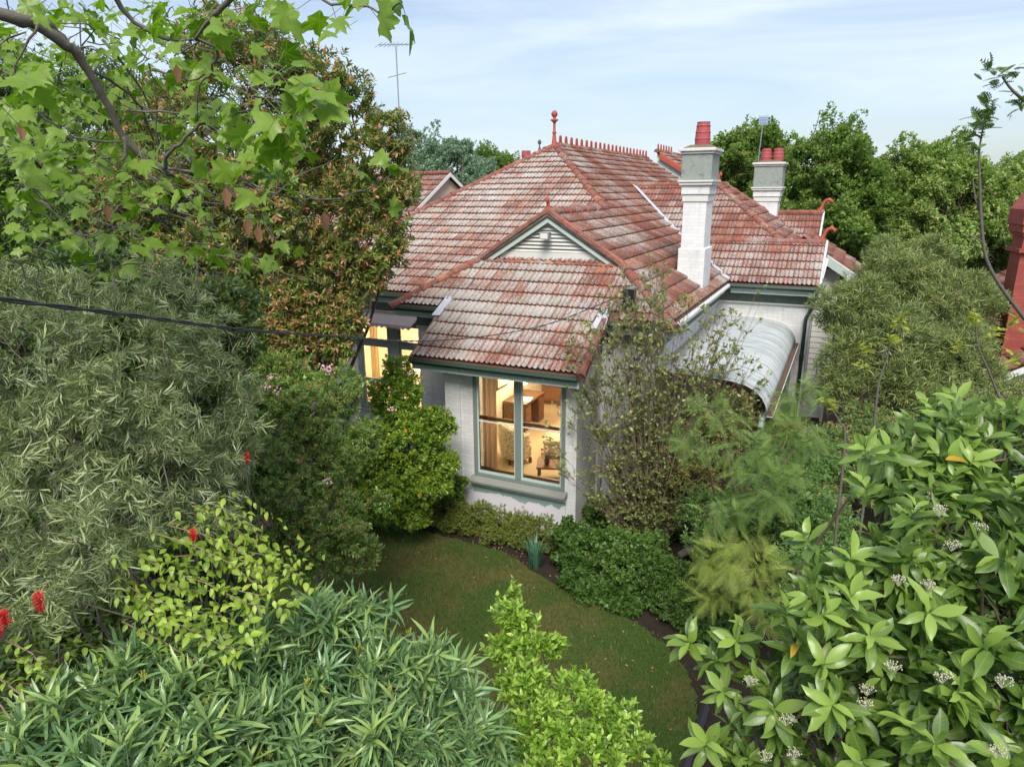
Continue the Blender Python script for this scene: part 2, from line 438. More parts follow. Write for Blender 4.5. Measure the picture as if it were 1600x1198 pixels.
# ============================================================ HOUSE
house = thing('brick_house', 'white painted brick house with lichened red tile roof and lit front windows', 'house', HO, HROT)
ZE = 4.12
ROOF = {}
def zf(kind):
    return {
        'skirt': lambda a, b: ZE+.62*(b-.8),
        'gleft': lambda a, b: ZE+.62*(a+2.3),
        'right': lambda a, b: ZE+.62*(3.55-a),
        'front': lambda a, b: ZE+.4952*(b-2.1),
        'left': lambda a, b: ZE+.7276*(a+7.1),
        'wlow': lambda a, b: ZE+.58*(b-6.95),
        'wlowb': lambda a, b: 5.02-.58*(b-8.5),
        'wup': lambda a, b: 5.0+.6*(b-8.5),
        'wright': lambda a, b: 6.5-.68*(a-2.44),
        'bgab': lambda a, b: 5.6-.62*(13.5-b),
        'bright': lambda a, b: 5.05-.66*(a-5.2),
        'rgab': lambda a, b: 8.0-.62*(a+1.9),
    }[kind]
TW, TG = .212, .345
# tile: two rolls across, butt at the lower end
def tile_tpl():
    xs = [0, .10, .20, .30, .44, .52, .62, .72, .90, 1.]
    hs = [.020, .038, .020, .004, .004, .022, .032, .010, .004, .020]
    V = []; T = []
    Lh = TG+.03
    for x, h in zip(xs, hs):
        V += [((x-.5)*TW*.985, -.5*Lh, h+.046), ((x-.5)*TW*.985, .5*Lh, h*.8+.002), ((x-.5)*TW*.985, -.5*Lh, max(.0, h-.004))]
    for i in range(len(xs)-1):
        a, b = i*3, i*3+3
        T += [(a, b, b+1), (a, b+1, a+1), (a+2, b+2, b), (a+2, b, a)]
    # side faces
    T += [(2, 0, 1), (len(V)-3, len(V)-1, len(V)-2)]
    return np.array(V), np.array(T)
TV, TT = tile_tpl()
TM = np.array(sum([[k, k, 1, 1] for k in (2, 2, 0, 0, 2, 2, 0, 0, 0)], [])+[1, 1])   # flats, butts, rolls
tile_objs = []       # candidates (matrix, material key, distance)
def seg_dist(p, a, b):
    ab = (b[0]-a[0], b[1]-a[1]); t = ((p[0]-a[0])*ab[0]+(p[1]-a[1])*ab[1])/max(1e-9, ab[0]**2+ab[1]**2)
    t = min(1, max(0, t)); return math.hypot(p[0]-a[0]-t*ab[0], p[1]-a[1]-t*ab[1])
roof = None
roof_joined = {}
def tile_plane(kind, poly, up, below=(), mk='tile', single=False, deck=True, off=0., flip=0):
    """tiles on one roof slope; poly in plan (a,b); up = plan direction of the rise"""
    z = zf(kind)
    upv = Vector((up[0], up[1], 0)); u = Vector((up[1], -up[0], 0))
    m = z(up[0], up[1])-z(0, 0)
    slope = Vector((up[0], up[1], m)).normalized(); nrm = u.cross(slope).normalized()
    if nrm.z < 0: nrm = -nrm; 
    # right handed frame x=u,y=slope,z=nrm
    if u.cross(slope).dot(nrm) < 0: u = -u
    k = math.hypot(1, m)
    if deck:
        vs = [(p[0], p[1], z(*p)-.015) for p in poly]
        n = len(vs)
        MB().prism([Vector(v) for v in vs], (0, 0, -.05)).build('roof_deck', MT['deck'], roof)
    sv = [p[0]*up[0]+p[1]*up[1] for p in poly]; uv = [p[0]*u.x+p[1]*u.y for p in poly]
    s0, s1, u0, u1 = min(sv), max(sv), min(uv), max(uv)
    step = TG/k
    ns = int((s1-s0)/step)+2; nu = int((u1-u0)/TW)+2
    batch = []
    for i in range(ns):
        s = s0+(i+.5)*step-.02
        for j in range(nu):
            uu = u0+(j+.5)*TW+off
            jit = Vector((random.gauss(0, .0025), random.gauss(0, .003), 0))
            c = Vector((up[0]*s+u.x*uu, up[1]*s+u.y*uu, 0))
            corners = []
            for dx in (-.5, .5):
                for dy in (-.5, .5):
                    q = c+u*(dx*TW)+upv*(dy*step); corners.append((q.x, q.y))
            ins = [in_poly(x, y, poly) for x, y in corners]
            if not any(ins) and not in_poly(c.x, c.y, poly): continue
            zz = z(c.x, c.y)
            if any(zf(o_)(c.x, c.y) > zz+.06 and fn(c.x, c.y) for o_, fn in below): continue
            rot = Matrix((u, slope, nrm)).transposed().to_4x4() @ Matrix.Rotation(random.gauss(0, .006), 4, 'Z') @ Matrix.Rotation(random.gauss(0, .006), 4, 'X')
            mat = Matrix.Translation(Vector((c.x, c.y, zz+random.uniform(0, .004)))+jit) @ rot
            batch.append((mat, all(ins), (c.x, c.y)))
    whole = []
    clip = bmesh.new()
    for mat, inside, c in batch:
        if inside:
            if single: tile_objs.append((mat, mk))
            else: whole.append(mat)
        else:
            bm = bmesh.new()
            vs = [bm.verts.new(mat @ Vector(v)) for v in TV]
            for t, mi_ in zip(TT, TM): bm.faces.new([vs[q] for q in t]).material_index = int(mi_)
            for i in range(len(poly)):
                a, b = poly[i], poly[(i+1) % len(poly)]
                if seg_dist(c, a, b) < .24:
                    d = Vector((b[0]-a[0], b[1]-a[1], 0)).normalized()
                    nn = Vector((d.y, -d.x, 0))
                    mid = Vector(((a[0]+b[0])/2, (a[1]+b[1])/2, 0))
                    tst = mid+nn*.02
                    if in_poly(tst.x, tst.y, poly): nn = -nn
                    bmesh.ops.bisect_plane(bm, geom=bm.verts[:]+bm.edges[:]+bm.faces[:], plane_co=(a[0], a[1], 0), plane_no=nn, clear_outer=True)
            me = bpy.data.meshes.new('tmp'); bm.to_mesh(me); bm.free(); clip.from_mesh(me); bpy.data.meshes.remove(me)
    J = roof_joined.setdefault(mk, [[], [], []])
    n0 = sum(len(x) for x in J[0])
    if whole:
        A = np.array([[list(r) for r in m_] for m_ in whole])
        V = np.einsum('nij,kj->nki', A[:, :3, :3], TV)+A[:, None, :3, 3]
        J[0].append(V.reshape(-1, 3)); J[1].append((TT[None]+(np.arange(len(whole))*len(TV))[:, None, None]).reshape(-1, 3)+n0); J[2].append(np.tile(TM, len(whole)))
    bmesh.ops.triangulate(clip, faces=clip.faces[:])
    clip.verts.ensure_lookup_table(); clip.verts.index_update()
    if len(clip.verts):
        n0 = sum(len(x) for x in J[0])
        J[0].append(np.array([v.co[:] for v in clip.verts])); J[1].append(np.array([[v.index for v in f.verts] for f in clip.faces])+n0); J[2].append(np.array([f.material_index for f in clip.faces]))
    clip.free()

roof = MB().prism([(-7.0, 2.25, ZE-.12), (3.4, 2.25, ZE-.12), (3.4, 19.9, ZE-.12), (-7.0, 19.9, ZE-.12)], (0, 0, .04)).build('tiled_roof', MT['ceil'], house)
T_ = lambda a, b: True
wl = ('wlow', lambda a, b: 6.9 < b < 8.5 and a > 2.0); wu = ('wup', lambda a, b: 8.5 < b < 11.0 and a > -.3)
tile_plane('skirt', [(-1.1, -.45), (2.33, -.45), (2.33, .78), (3.55, .78), (2.13, 2.2), (-.88, 2.2), (-2.3, .78), (-1.1, .78)], (0, 1), mk='tile', single=True)
tile_plane('gleft', [(-2.3, .8), (-.88, 2.2), (-.88, 2.08), (.625, 2.08), (.625, 5.76), (-2.3, 2.1)], (1, 0), mk='tile')
tile_plane('right', [(3.55, .8), (3.55, 20), (-2.2, 20), (-2.2, 9.3), (.625, 5.76), (.625, 2.08), (2.13, 2.08), (2.13, 2.22)], (-1, 0), below=(wl, wu, ('wup', lambda a, b: b >= 11 and 6.5-.6*(b-11) > 9)), mk='tile2', deck=True)
tile_plane('front', [(-7.1, 2.1), (-2.3, 2.1), (.625, 5.76), (-2.2, 9.3)], (0, 1), mk='tile', single=True)
tile_plane('left', [(-7.1, 2.1), (-2.2, 9.3), (-2.2, 20), (-7.1, 20)], (1, 0), mk='tile2')
tile_plane('wlow', [(3.5, 6.92), (5.67, 6.92), (5.67, 8.5), (2.08, 8.5)], (0, 1), mk='tile3', single=True)
tile_plane('wlowb', [(2.12, 8.5), (5.67, 8.5), (5.67, 10.2), (2.12, 10.2)], (0, -1), mk='tile3')
tile_plane('wup', [(2.12, 8.5), (4.65, 8.5), (2.44, 11.), (-.29, 11.)], (0, 1), mk='tile3', single=True)
tile_plane('wright', [(4.65, 8.5), (2.44, 11.), (2.44, 12.3), (5.1, 13.9), (5.1, 8.5)], (-1, 0), below=(('wlowb', lambda a, b: True),), mk='tile3')
tile_plane('bgab', [(3.4, 11.4), (5.35, 11.4), (5.35, 13.5), (3.4, 13.5)], (0, 1), below=(('wright', lambda a, b: True),), mk='tile3')
tile_plane('bright', [(5.05, 9.0), (6.65, 9.0), (6.65, 12.6), (5.05, 12.6)], (-1, 0), mk='tile3')
tile_plane('rgab', [(-1.9, 20.4), (-1.9, 30), (1.6, 30), (1.6, 20.4)], (-1, 0), mk='tile2')
# the nearest tiles one by one, the others joined
tme = {}
for mk in ('tile', 'tile2', 'tile3'):
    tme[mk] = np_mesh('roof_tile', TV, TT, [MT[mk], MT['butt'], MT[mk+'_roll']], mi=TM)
C0 = Vector((0, 0, CAMH))
hm = Matrix.Translation(HO) @ Matrix.Rotation(HROT, 4, 'Z')
tile_objs.sort(key=lambda t: ((hm @ t[0].translation)-C0).length)
for m_, mk in tile_objs[:300]:
    o = bpy.data.objects.new('roof_tile', tme[mk]); col.objects.link(o); o.parent = roof; o.matrix_local = m_
for m_, mk in tile_objs[300:]:
    J = roof_joined[mk]; n0 = sum(len(x) for x in J[0]); A = np.array([list(r) for r in m_])
    J[0].append(TV @ A[:3, :3].T + A[:3, 3]); J[1].append(TT+n0); J[2].append(TM)
for mk, J in roof_joined.items():
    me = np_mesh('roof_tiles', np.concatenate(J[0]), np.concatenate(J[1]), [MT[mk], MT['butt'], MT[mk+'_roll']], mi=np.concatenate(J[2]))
    link_mesh('roof_tiles', me, roof, 'stuff')

# ridge and hip caps
def cap_tpl():
    L = .40; V = []; F = []
    st = [(-.5*L-.02, .118), (-.5*L+.045, .122), (-.5*L+.05, .100), (.5*L, .092)]
    n = 8
    for y, r in st:
        for k in range(n+1):
            t = PI*(-.12+1.24*k/n)
            V.append((r*math.cos(t), y, r*math.sin(t)*.85-.02))
    for i in range(len(st)-1):
        for k in range(n):
            a = i*(n+1)+k; F.append((a, a+1, a+n+2, a+n+1))
    F.append(tuple(range(n, -1, -1)))
    m = MB().add(V, F); return m
cap_o = cap_tpl().build('ridge_tile', MT['cap'], None, smooth=False)
cap_me = cap_o.data; bpy.data.objects.remove(cap_o)
def caps(p, q, step=.37, lift=.04, name='ridge_tile'):
    p, q = Vector(p), Vector(q); d = (q-p); n = max(1, round(d.length/step)); d.normalize()
    x = d.cross(Vector((0, 0, 1))).normalized(); z = x.cross(d)
    R = Matrix((x, d, z)).transposed().to_4x4()
    for i in range(n):
        c = p+(q-p)*((i+.5)/n)+Vector((0, 0, lift+random.uniform(0, .006)))
        o = bpy.data.objects.new(name, cap_me); col.objects.link(o); o.parent = roof
        o.matrix_local = Matrix.Translation(c) @ R @ Matrix.Rotation(random.gauss(0, .015), 4, 'Z')
caps((-2.36, .72, 4.05), (-.9, 2.18, 5.0)); caps((3.61, .72, 4.05), (2.15, 2.18, 5.0))
caps((-7.1, 2.1, 4.12), (-2.2, 9.3, 7.685)); caps((.625, 5.76, 5.93), (-2.2, 9.3, 7.685))
caps((.625, 2.1, 5.94), (.625, 5.7, 5.94))
caps((-2.2, 9.35, 7.69), (-2.2, 20., 7.69))
caps((5.62, 8.5, 5.03), (2.15, 8.5, 5.03)); caps((4.62, 8.53, 5.02), (2.44, 11., 6.5)); caps((2.44, 11., 6.51), (-.2, 11., 6.51)); caps((5.0, 13.85, 4.76), (2.44, 12.3, 6.5))
caps((5.33, 13.5, 5.62), (3.6, 13.5, 5.62)); caps((-1.9, 20.4, 8.0), (-1.9, 30, 8.0)); caps((2.44, 12.3, 6.5), (2.44, 11.0, 6.5))
# barge tiles down both rakes of the lean-to over the bay and the gablet
def rake(p, q, w=.13, h=.11, mat='cap', name='barge_tile', n=None):
    p, q = Vector(p), Vector(q); n = n or max(1, round((q-p).length/.36)); d = (q-p).normalized()
    x = d.cross(Vector((0, 0, 1))).normalized(); z = x.cross(d)
    for i in range(n):
        a = p+(q-p)*(i/n); b = p+(q-p)*((i+1.04)/n)
        vs = [];
        for c, s in ((a, 1.12), (b, .94)):
            for xx, zz in ((-w*.5, -h*.6), (-w*.5, h*.35), (-w*.2, h*.6), (w*.25, h*.6), (w*.5, h*.2), (w*.5, -h*.6)):
                vs.append(c+x*xx*s+z*zz*s)
        MB().add(vs, [(0, 1, 2, 3, 4, 5), (11, 10, 9, 8, 7, 6)]+[(k, (k+1) % 6, (k+1) % 6+6, k+6) for k in range(6)]).build(name, MT[mat], roof)
zs = zf('skirt')
rake((2.34, -.47, zs(0, -.47)+.02), (2.34, .74, zs(0, .74)+.02))
rake((-1.12, -.47, zs(0, -.47)+.0), (-1.12, .74, zs(0, .74)+.0), w=.07, h=.05)
rake((-.98, 2.12, 5.0), (.60, 2.12, 6.0), w=.16, h=.07); rake((2.23, 2.12, 5.0), (.65, 2.12, 6.0), w=.16, h=.07)
rake((5.69, 6.93, ZE+.02), (5.69, 8.5, 5.06), w=.06, h=.10, mat='white', n=3)
rake((5.37, 11.5, 4.4), (5.37, 13.5, 5.64), w=.06, h=.10, mat='white', n=3)

# finials
def finial(c, s=1.):
    MB().lathe([(.14*s, 0), (.13*s, .03*s), (.075*s, .16*s), (.055*s, .36*s), (.045*s, .42*s), (.075*s, .46*s), (.045*s, .50*s), (.035*s, .72*s), (.05*s, .76*s), (.115*s, .81*s), (.115*s, .845*s), (.05*s, .86*s),
                (.045*s, .90*s), (.085*s, .95*s), (.10*s, 1.0*s), (.085*s, 1.05*s), (.03*s, 1.10*s)], c, 16).build('roof_finial', MT['terra'], house, smooth=True)
finial((-2.2, 9.25, 7.62), .98)
def horn(base, d, s=.34):
    d = Vector(d); pts = []
    prof = [(0, 0, .085), (.10, .10, .075), (.20, .30, .06), (.28, .55, .05), (.42, .78, .055), (.62, .86, .06), (.80, .74, .05), (.82, .58, .03)]
    pts = [Vector(base)+d*(x*s)+Vector((0, 0, y*s)) for x, y, r in prof]
    MB().tube(pts, [r*s*2.2 for *_, r in prof], 8).build('ridge_horn', MT['terra'], house, smooth=True)
horn((.625, 2.14, 5.98), (0, -.25, 0), .30)
horn((5.5, 8.5, 5.06), (1, 0, 0), .42); horn((5.2, 13.5, 5.66), (1, 0, 0), .46); horn((2.44, 10.95, 6.56), (.3, -.1, 0), .34)
# cresting along the main ridge
def crest_mb():
    m = MB(); n = 12
    V = []; F = []
    out = [(-.15, 0), (-.13, .04), (-.085, .06), (-.075, .16), (-.06, .215), (0, .25), (.06, .215), (.075, .16), (.085, .06), (.13, .04), (.15, 0)]
    inn = [(-.02, .07), (-.03, .1), (-.035, .14), (-.03, .18), (0, .2), (.03, .18), (.035, .14), (.03, .1), (.02, .07)]
    for x in (-.02, .02):
        m.add([(x, y, z) for y, z in out], [tuple(range(len(out)))])
    k = len(out)
    m.f += [(i, i+1, i+1+k, i+k) for i in range(k-1)]; m.m += [0]*(k-1)
    return m, inn
cm, inn = crest_mb()
co = cm.build('ridge_crest', MT['terra']); crest_me = co.data; bpy.data.objects.remove(co)
for i in range(22):
    o = bpy.data.objects.new('ridge_crest', crest_me); col.objects.link(o); o.parent = roof
    o.location = (-2.2, 9.75+i*.475, 7.78); o.rotation_euler = (random.gauss(0, .03), 0, 0)
for i in range(6):
    o = bpy.data.objects.new('ridge_crest', crest_me); col.objects.link(o); o.parent = roof
    o.location = (-1.9, 20.6+i*.5, 8.1)
rake((-1.75, 20.35, 7.85), (.2, 20.35, 6.64), w=.05, h=.18, mat='terra', name='barge_board', n=1)
MB().prism([(-1.9, 20.5, 8.0-.06), (-1.9, 20.5, 6.6), (.3, 20.5, 6.6)], (0, .1, 0)).build('gable_wall', MT['mould'], house)

# flashings
def strip(pts, w, mat, name, n_=(0, 0, 1)):
    m = MB()
    pts = [Vector(p) for p in pts]; nv = Vector(n_)
    for p, q in zip(pts[:-1], pts[1:]):
        d = (q-p).normalized(); x = d.cross(nv).normalized()*w/2; u = x.cross(d).normalized()
        m.add([p-x, p+x, q+x, q-x, p-x+u*.008, p+x+u*.008, q+x+u*.008, q-x+u*.008], [(0, 1, 2, 3), (4, 5, 6, 7), (0, 1, 5, 4), (1, 2, 6, 5), (2, 3, 7, 6), (3, 0, 4, 7)])
    return m.build(name, MT[mat], house)
strip([(3.55-(6.95-6.95)/.62, 6.98, 4.20), (2.08, 8.55, 5.10)], .12, 'lead', 'valley_flashing')
strip([(2.0, 8.5, 5.12), (-.15, 10.95, 6.55)], .10, 'lead', 'valley_flashing')
MB().prism([(-1.22, .5, zs(0, .5)+.055), (-1.03, .5, zs(0, .5)+.065), (-.98, 1.0, zs(0, 1.0)+.065), (-1.17, 1.0, zs(0, 1.)+.055)], (0, 0, .012)).build('lead_flashing', MT['lead'], house)
MB().prism([(2.16, .5, zs(0, .5)+.06), (2.42, .5, zs(0, .5)+.055), (2.38, .95, zs(0, .95)+.055), (2.2, .95, zs(0, .95)+.06)], (0, 0, .012)).build('lead_flashing', MT['lead'], house)

# ---- gablet with louvres
g = MB()
gz = lambda a: 5.93-.62*abs(a-.625)
MB().prism([(-.75, 2.26, 4.98), (2.0, 2.26, 4.98), (.625, 2.26, 5.82)], (0, .06, 0)).build('gable_wall', MT['mould'], house)
gab = MB().box(-.65, 1.9, 2.19, 2.255, 5.03, 5.16).build('gable_vent', MT['mould'], house)
for i in range(7):
    z = 5.18+i*.075; hwid = (5.80-z-.06)/.62
    if hwid < .08: break
    m = MB(); x0, x1 = .625-hwid, .625+hwid
    m.add([(x0, 2.25, z+.055), (x1, 2.25, z+.055), (x1, 2.185, z), (x0, 2.185, z), (x0, 2.25, z+.04), (x1, 2.25, z+.04), (x1, 2.185, z-.015), (x0, 2.185, z-.015)],
          [(0, 1, 2, 3), (4, 5, 6, 7), (3, 2, 6, 7), (0, 3, 7, 4), (1, 2, 6, 5)])
    m.build('louvre_slat', MT['mould'], gab)
for s in (-1, 1):
    a0, a1 = .625, .625+s*1.62
    for w0, w1, y, mk in ((.0, .17, 2.10, 'fascia'), (.02, .055, 2.07, 'sage_dark')):
        MB().prism([(a0, y, 5.97-w0*1.18), (a1, y, 5.97-w0*1.18-1.62*.62), (a1, y, 5.97-w1*1.18-1.62*.62), (a0, y, 5.97-w1*1.18)], (0, .05 if mk == 'fascia' else .03, 0)).build('barge_board', MT[mk], house)
o = thing('gable_light', 'small grey box light fixed under the gable peak above the louvres', 'light', hw(.62, 2.02, 5.50), HROT)
MB().box(-.10, .10, -.09, .06, -.06, .08).build('lamp_housing', MT['metal'], o, bevel=.012); MB().box(-.03, .03, .06, .17, -.02, .05).build('bracket', MT['metal'], o)
MB().box(-.08, .08, -.10, -.088, -.045, .06).build('lens', MT['white'], o)
# apron of tiles under the gablet
for i in range(13):
    a = -.72+i*.225
    o = bpy.data.objects.new('apron_tile', cap_me); col.objects.link(o); o.parent = roof
    o.location = (a, 2.15, 4.99); o.rotation_euler = (.55, 0, 0); o.scale = (1.0, .55, .45)

# ---- walls
def wallbox(*a, mat='wall', name='wall'):
    return MB().box(*a).build(name, MT[mat], house)
# front room, front wall at b=1.15 (left of bay, right of bay, over bay)
wallbox(-2.0, -.62, 1.15, 1.40, 0, 3.95)
wallbox(2.12, 3.25, 1.15, 1.40, 0, 3.95)
wallbox(-.62, 2.12, 1.15, 1.40, 3.38, 3.95)
wallbox(-2.0, -1.78, 1.40, 2.45, 0, 3.95); 
wallbox(3.03, 3.25, 1.40, 7.3, 0, 3.95)
# bay
wallbox(-.62, -.02, 0, .22, 0, 3.34); wallbox(1.90, 2.12, 0, .22, 0, 3.34)
wallbox(-.02, 1.90, 0, .22, 0, .80); wallbox(-.02, 1.90, .0, .22, 3.26, 3.34)
for a0, a1 in ((-.62, -.42), (1.92, 2.12)):
    MB().prism([(a0, .22, 0), (a0, 1.15, 0), (a0, 1.15, zs(0, 1.15)-.12), (a0, .22, zs(0, .22)-.12)], (a1-a0, 0, 0)).build('wall', MT['wall'], house)
wallbox(-.64, -.30, -.035, -.002, 0, 3.26, name='pilaster')
MB().prism([(-1.02, .0, 3.36), (-1.02, 1.15, zs(0, 1.15)-.15), (-1.02, 1.15, 3.5)], (.04, 0, 0)).build('barge_board', MT['white'], house)
MB().prism([(2.24, -.36, zs(0, -.36)-.22), (2.24, 1.13, zs(0, 1.13)-.22), (2.24, 1.13, zs(0, 1.13)-.07), (2.24, -.36, zs(0, -.36)-.07)], (.035, 0, 0)).build('barge_board', MT['fascia'], house)
# left main front wall at b=2.45, window opening a -4.68..-2.35, z 1.05..3.36
wallbox(-7.0, -4.72, 2.45, 2.70, 0, 3.95, mat='wall_shaded'); wallbox(-2.35, -1.78, 2.45, 2.70, 0, 3.95, mat='wall_shaded')
wallbox(-4.72, -2.35, 2.45, 2.70, 0, 1.05, mat='wall_shaded'); wallbox(-4.72, -2.35, 2.45, 2.70, 3.36, 3.95, mat='wall_shaded')
wallbox(-7.0, -6.8, 2.7, 19.8, 0, 3.95)
# wing
wallbox(3.25, 5.52, 7.3, 7.52, 0, 3.95); wallbox(5.30, 5.52, 7.52, 9.3, 0, 3.95)
MB().prism([(5.48, 7.0, ZE-.10), (5.48, 10, ZE-.10), (5.48, 8.5, 4.97)], (.06, 0, 0)).build('gable_wall', MT['rough'], house)
wb = MB().box(5.53, 6.02, 9.31, 9.42, 0, 4.3).build('weatherboard_wall', MT['deck'], house)
for i in range(27):
    z = .12+i*.155
    MB().add([(5.53, 9.288, z), (6.03, 9.288, z), (6.03, 9.305, z+.16), (5.53, 9.305, z+.16), (5.53, 9.31, z), (6.03, 9.31, z)], [(0, 1, 2, 3), (0, 1, 5, 4), (1, 2, 5), (0, 3, 4)]).build('board', MT['mould'], wb)
MB().box(6.0, 6.08, 9.24, 9.34, 0, 4.3).build('corner_board', MT['white'], house)
MB().prism([(5.72, 8.93, 4.66), (6.62, 8.93, 4.07), (6.62, 8.93, 3.87), (5.72, 8.93, 4.44)], (0, .05, 0)).build('barge_board', MT['fascia'], house)
MB().prism([(5.72, 8.93, 4.72), (6.70, 8.93, 4.08), (6.70, 8.93, 4.03), (5.72, 8.93, 4.665)], (0, .07, 0)).build('barge_board', MT['white'], house)
MB().tube([(5.66, 8.3, 4.15), (5.72, 9.0, 4.62)], .05, 6).build('gutter', MT['white'], house)
# back of house so nothing is hollow
wallbox(-6.8, 3.25, 19.6, 19.8, 0, 3.95); wallbox(3.03, 3.25, 7.52, 19.6, 0, 3.95)
wallbox(3.25, 5.1, 12.6, 12.8, 0, 4.0); wallbox(5.12, 5.3, 9.3, 13.6, 0, 4.4); wallbox(3.4, 5.12, 13.45, 13.6, 0, 4.6)
MB().prism([(5.2, 11.6, 4.4), (5.2, 13.5, 4.4), (5.2, 13.5, 5.5)], (.08, 0, 0)).build('gable_wall', MT['rough'], house)
# friezes, mouldings, fascias, gutters
def eave(a0, a1, b, zt, wall_b, axis='a'):
    """front-facing eave run"""
    def bx(x0, x1, y0, y1, z0, z1, m, n): MB().box(x0, x1, y0, y1, z0, z1).build(n, MT[m], house)
    bx(a0, a1, b+.065, b+.095, zt-.26, zt-.045, 'fascia', 'fascia')
    m = MB(); m.add([(a0, b+.06, zt-.13), (a1, b+.06, zt-.13), (a1, b-.04, zt-.13), (a0, b-.04, zt-.13), (a1, b-.085, zt-.075), (a0, b-.085, zt-.075), (a1, b-.07, zt-.03), (a0, b-.07, zt-.03), (a1, b-.055, zt-.03), (a0, b-.055, zt-.03),
                (a1, b-.05, zt-.07), (a0, b-.05, zt-.07), (a1, b+.06, zt-.07), (a0, b+.06, zt-.07)],
               [(0, 1, 2, 3), (3, 2, 4, 5), (5, 4, 6, 7), (7, 6, 8, 9), (9, 8, 10, 11), (11, 10, 12, 13), (0, 3, 5, 7, 9, 11, 13), (1, 2, 4, 6, 8, 10, 12)])
    m.build('gutter', MT['gutter'], house)
eave(-2.38, -1.13, .78, ZE, 1.15); eave(2.36, 3.60, .78, ZE, 1.15); eave(3.62, 5.68, 6.95, ZE, 7.3)
eave(-7.1, -2.42, 2.1, ZE, 2.45); eave(-1.14, 2.28, -.45, 3.36, 0)
def frieze(a0, a1, b):
    MB().box(a0, a1, b-.03, b-.002, 3.62, 3.96).build('frieze', MT['rough'], house)
    MB().prism([(a0, b-.002, 3.56), (a0, b-.06, 3.58), (a0, b-.07, 3.615), (a0, b-.002, 3.618)], (a1-a0, 0, 0)).build('moulding', MT['mould'], house)
    MB().box(a0, a1, b-.33, b, 3.965, 3.985).build('soffit', MT['fascia'], house)
frieze(-2.0, -.98, 1.15); frieze(2.14, 3.27, 1.15); frieze(3.28, 5.54, 7.3); frieze(-7.0, -2.02, 2.45)
# side runs
MB().box(3.27, 3.30, 1.17, 7.2, 3.62, 3.96).build('frieze', MT['rough'], house); MB().box(3.27, 3.32, 1.17, 7.2, 3.56, 3.61).build('moulding', MT['mould'], house)
MB().box(3.46, 3.49, .9, 6.9, ZE-.25, ZE-.05).build('fascia', MT['white'], house)
MB().tube([(3.57, .85, ZE-.08), (3.57, 6.93, ZE-.08)], .05, 8).build('gutter', MT['white'], house)
MB().box(5.53, 5.58, 7.3, 9.2, 3.56, 3.61).build('moulding', MT['mould'], house)
MB().box(-2.33, -2.30, .9, 2.05, ZE-.25, ZE-.05).build('fascia', MT['fascia'], house)
# ---- downpipes
MB().tube([(5.62, 6.93, ZE-.10), (5.62, 6.96, ZE-.22), (5.50, 7.20, 3.42), (5.44, 7.23, 3.30), (5.44, 7.23, 0)], .045, 8).build('downpipe', MT['gutter'], house, smooth=True)
MB().tube([(5.44, 7.22, 2.3), (5.44, 7.22, 2.38)], .06, 8).build('pipe_joint', MT['gutter'], house)
MB().tube([(2.24, 1.08, 3.85), (2.22, 1.07, 0)], .04, 8).build('downpipe', MT['white'], house, smooth=True)

# ---- chimneys
def chimney(a, b, w, d, z0, zs_, zc0, zc1, zt, pots, base=None):
    ch = MB().box(a, a+w, b, b+d, z0, zc0).build('chimney', MT['chim'], house, bevel=.008)
    if base: MB().box(a-.045, a+w+.045, b-.05, b+d+.04, base[0], base[1]).build('chimney_base', MT['chim'], ch, bevel=.02)
    # corbelled neck
    for i, (e, h0, h1, mk) in enumerate(((.025, zc0-.42, zc0-.28, 'mould'), (.05, zc0-.27, zc0-.08, 'chim'), (.10, zc0-.075, zc0-.02, 'mould'), (.125, zc0-.015, zc0+.03, 'mould'))):
        MB().box(a-e, a+w+e, b-e, b+d+e, h0, h1).build('corbel', MT[mk], ch, bevel=.006)
    MB().box(a-.07, a+w+.07, b-.07, b+d+.07, zc0+.035, zc1).build('chimney_head', MT['chrough'], ch, bevel=.012)
    MB().box(a-.10, a+w+.10, b-.10, b+d+.10, zc1+.003, zc1+.05).build('chimney_cap', MT['mould'], ch, bevel=.008)
    MB().box(a-.14, a+w+.14, b-.14, b+d+.14, zc1+.055, zc1+.12).build('chimney_cap', MT['mould'], ch, bevel=.012)
    e = .08; q = .2
    MB().add([(a-e, b-e, zc1+.122), (a+w+e, b-e, zc1+.122), (a+w+e, b+d+e, zc1+.122), (a-e, b+d+e, zc1+.122), (a+w/2-q, b+d/2-q, zc1+.2), (a+w/2+q, b+d/2-q, zc1+.2), (a+w/2+q, b+d/2+q, zc1+.2), (a+w/2-q, b+d/2+q, zc1+.2)],
             [(4, 5, 6, 7), (0, 1, 5, 4), (1, 2, 6, 5), (2, 3, 7, 6), (3, 0, 4, 7)]).build('flaunching', simple('mortar_mossy', (.16, .12, .08), .95, 0, .6, 25), ch)
    for px_, py_, r, h in pots:
        z = zc1+.16
        MB().lathe([(r*1.02, 0), (r*1.06, h*.28), (r*1.12, h*.31), (r*1.05, h*.35), (r*1.0, h*.55), (r*1.06, h*.58), (r*.98, h*.62), (r*.92, h*.80), (r*1.0, h*.84), (r*.9, h*.88), (r*.86, h*.97), (r*.92, h), (r*.72, h), (r*.68, h*.8), (r*.6, h*.5)],
                   (a+px_, b+py_, z), 20).build('chimney_pot', MT['pot'], ch, smooth=False)
chimney(2.83, 4.5, .50, .75, 3.9, 0, 6.56, 7.12, 7.2, [(.27, .30, .155, .50)], base=(4.0, 5.14))
chimney(3.28, 13.0, .72, .8, 4.2, 0, 6.42, 7.08, 7.2, [(.22, .3, .155, .40), (.58, .3, .155, .40)])

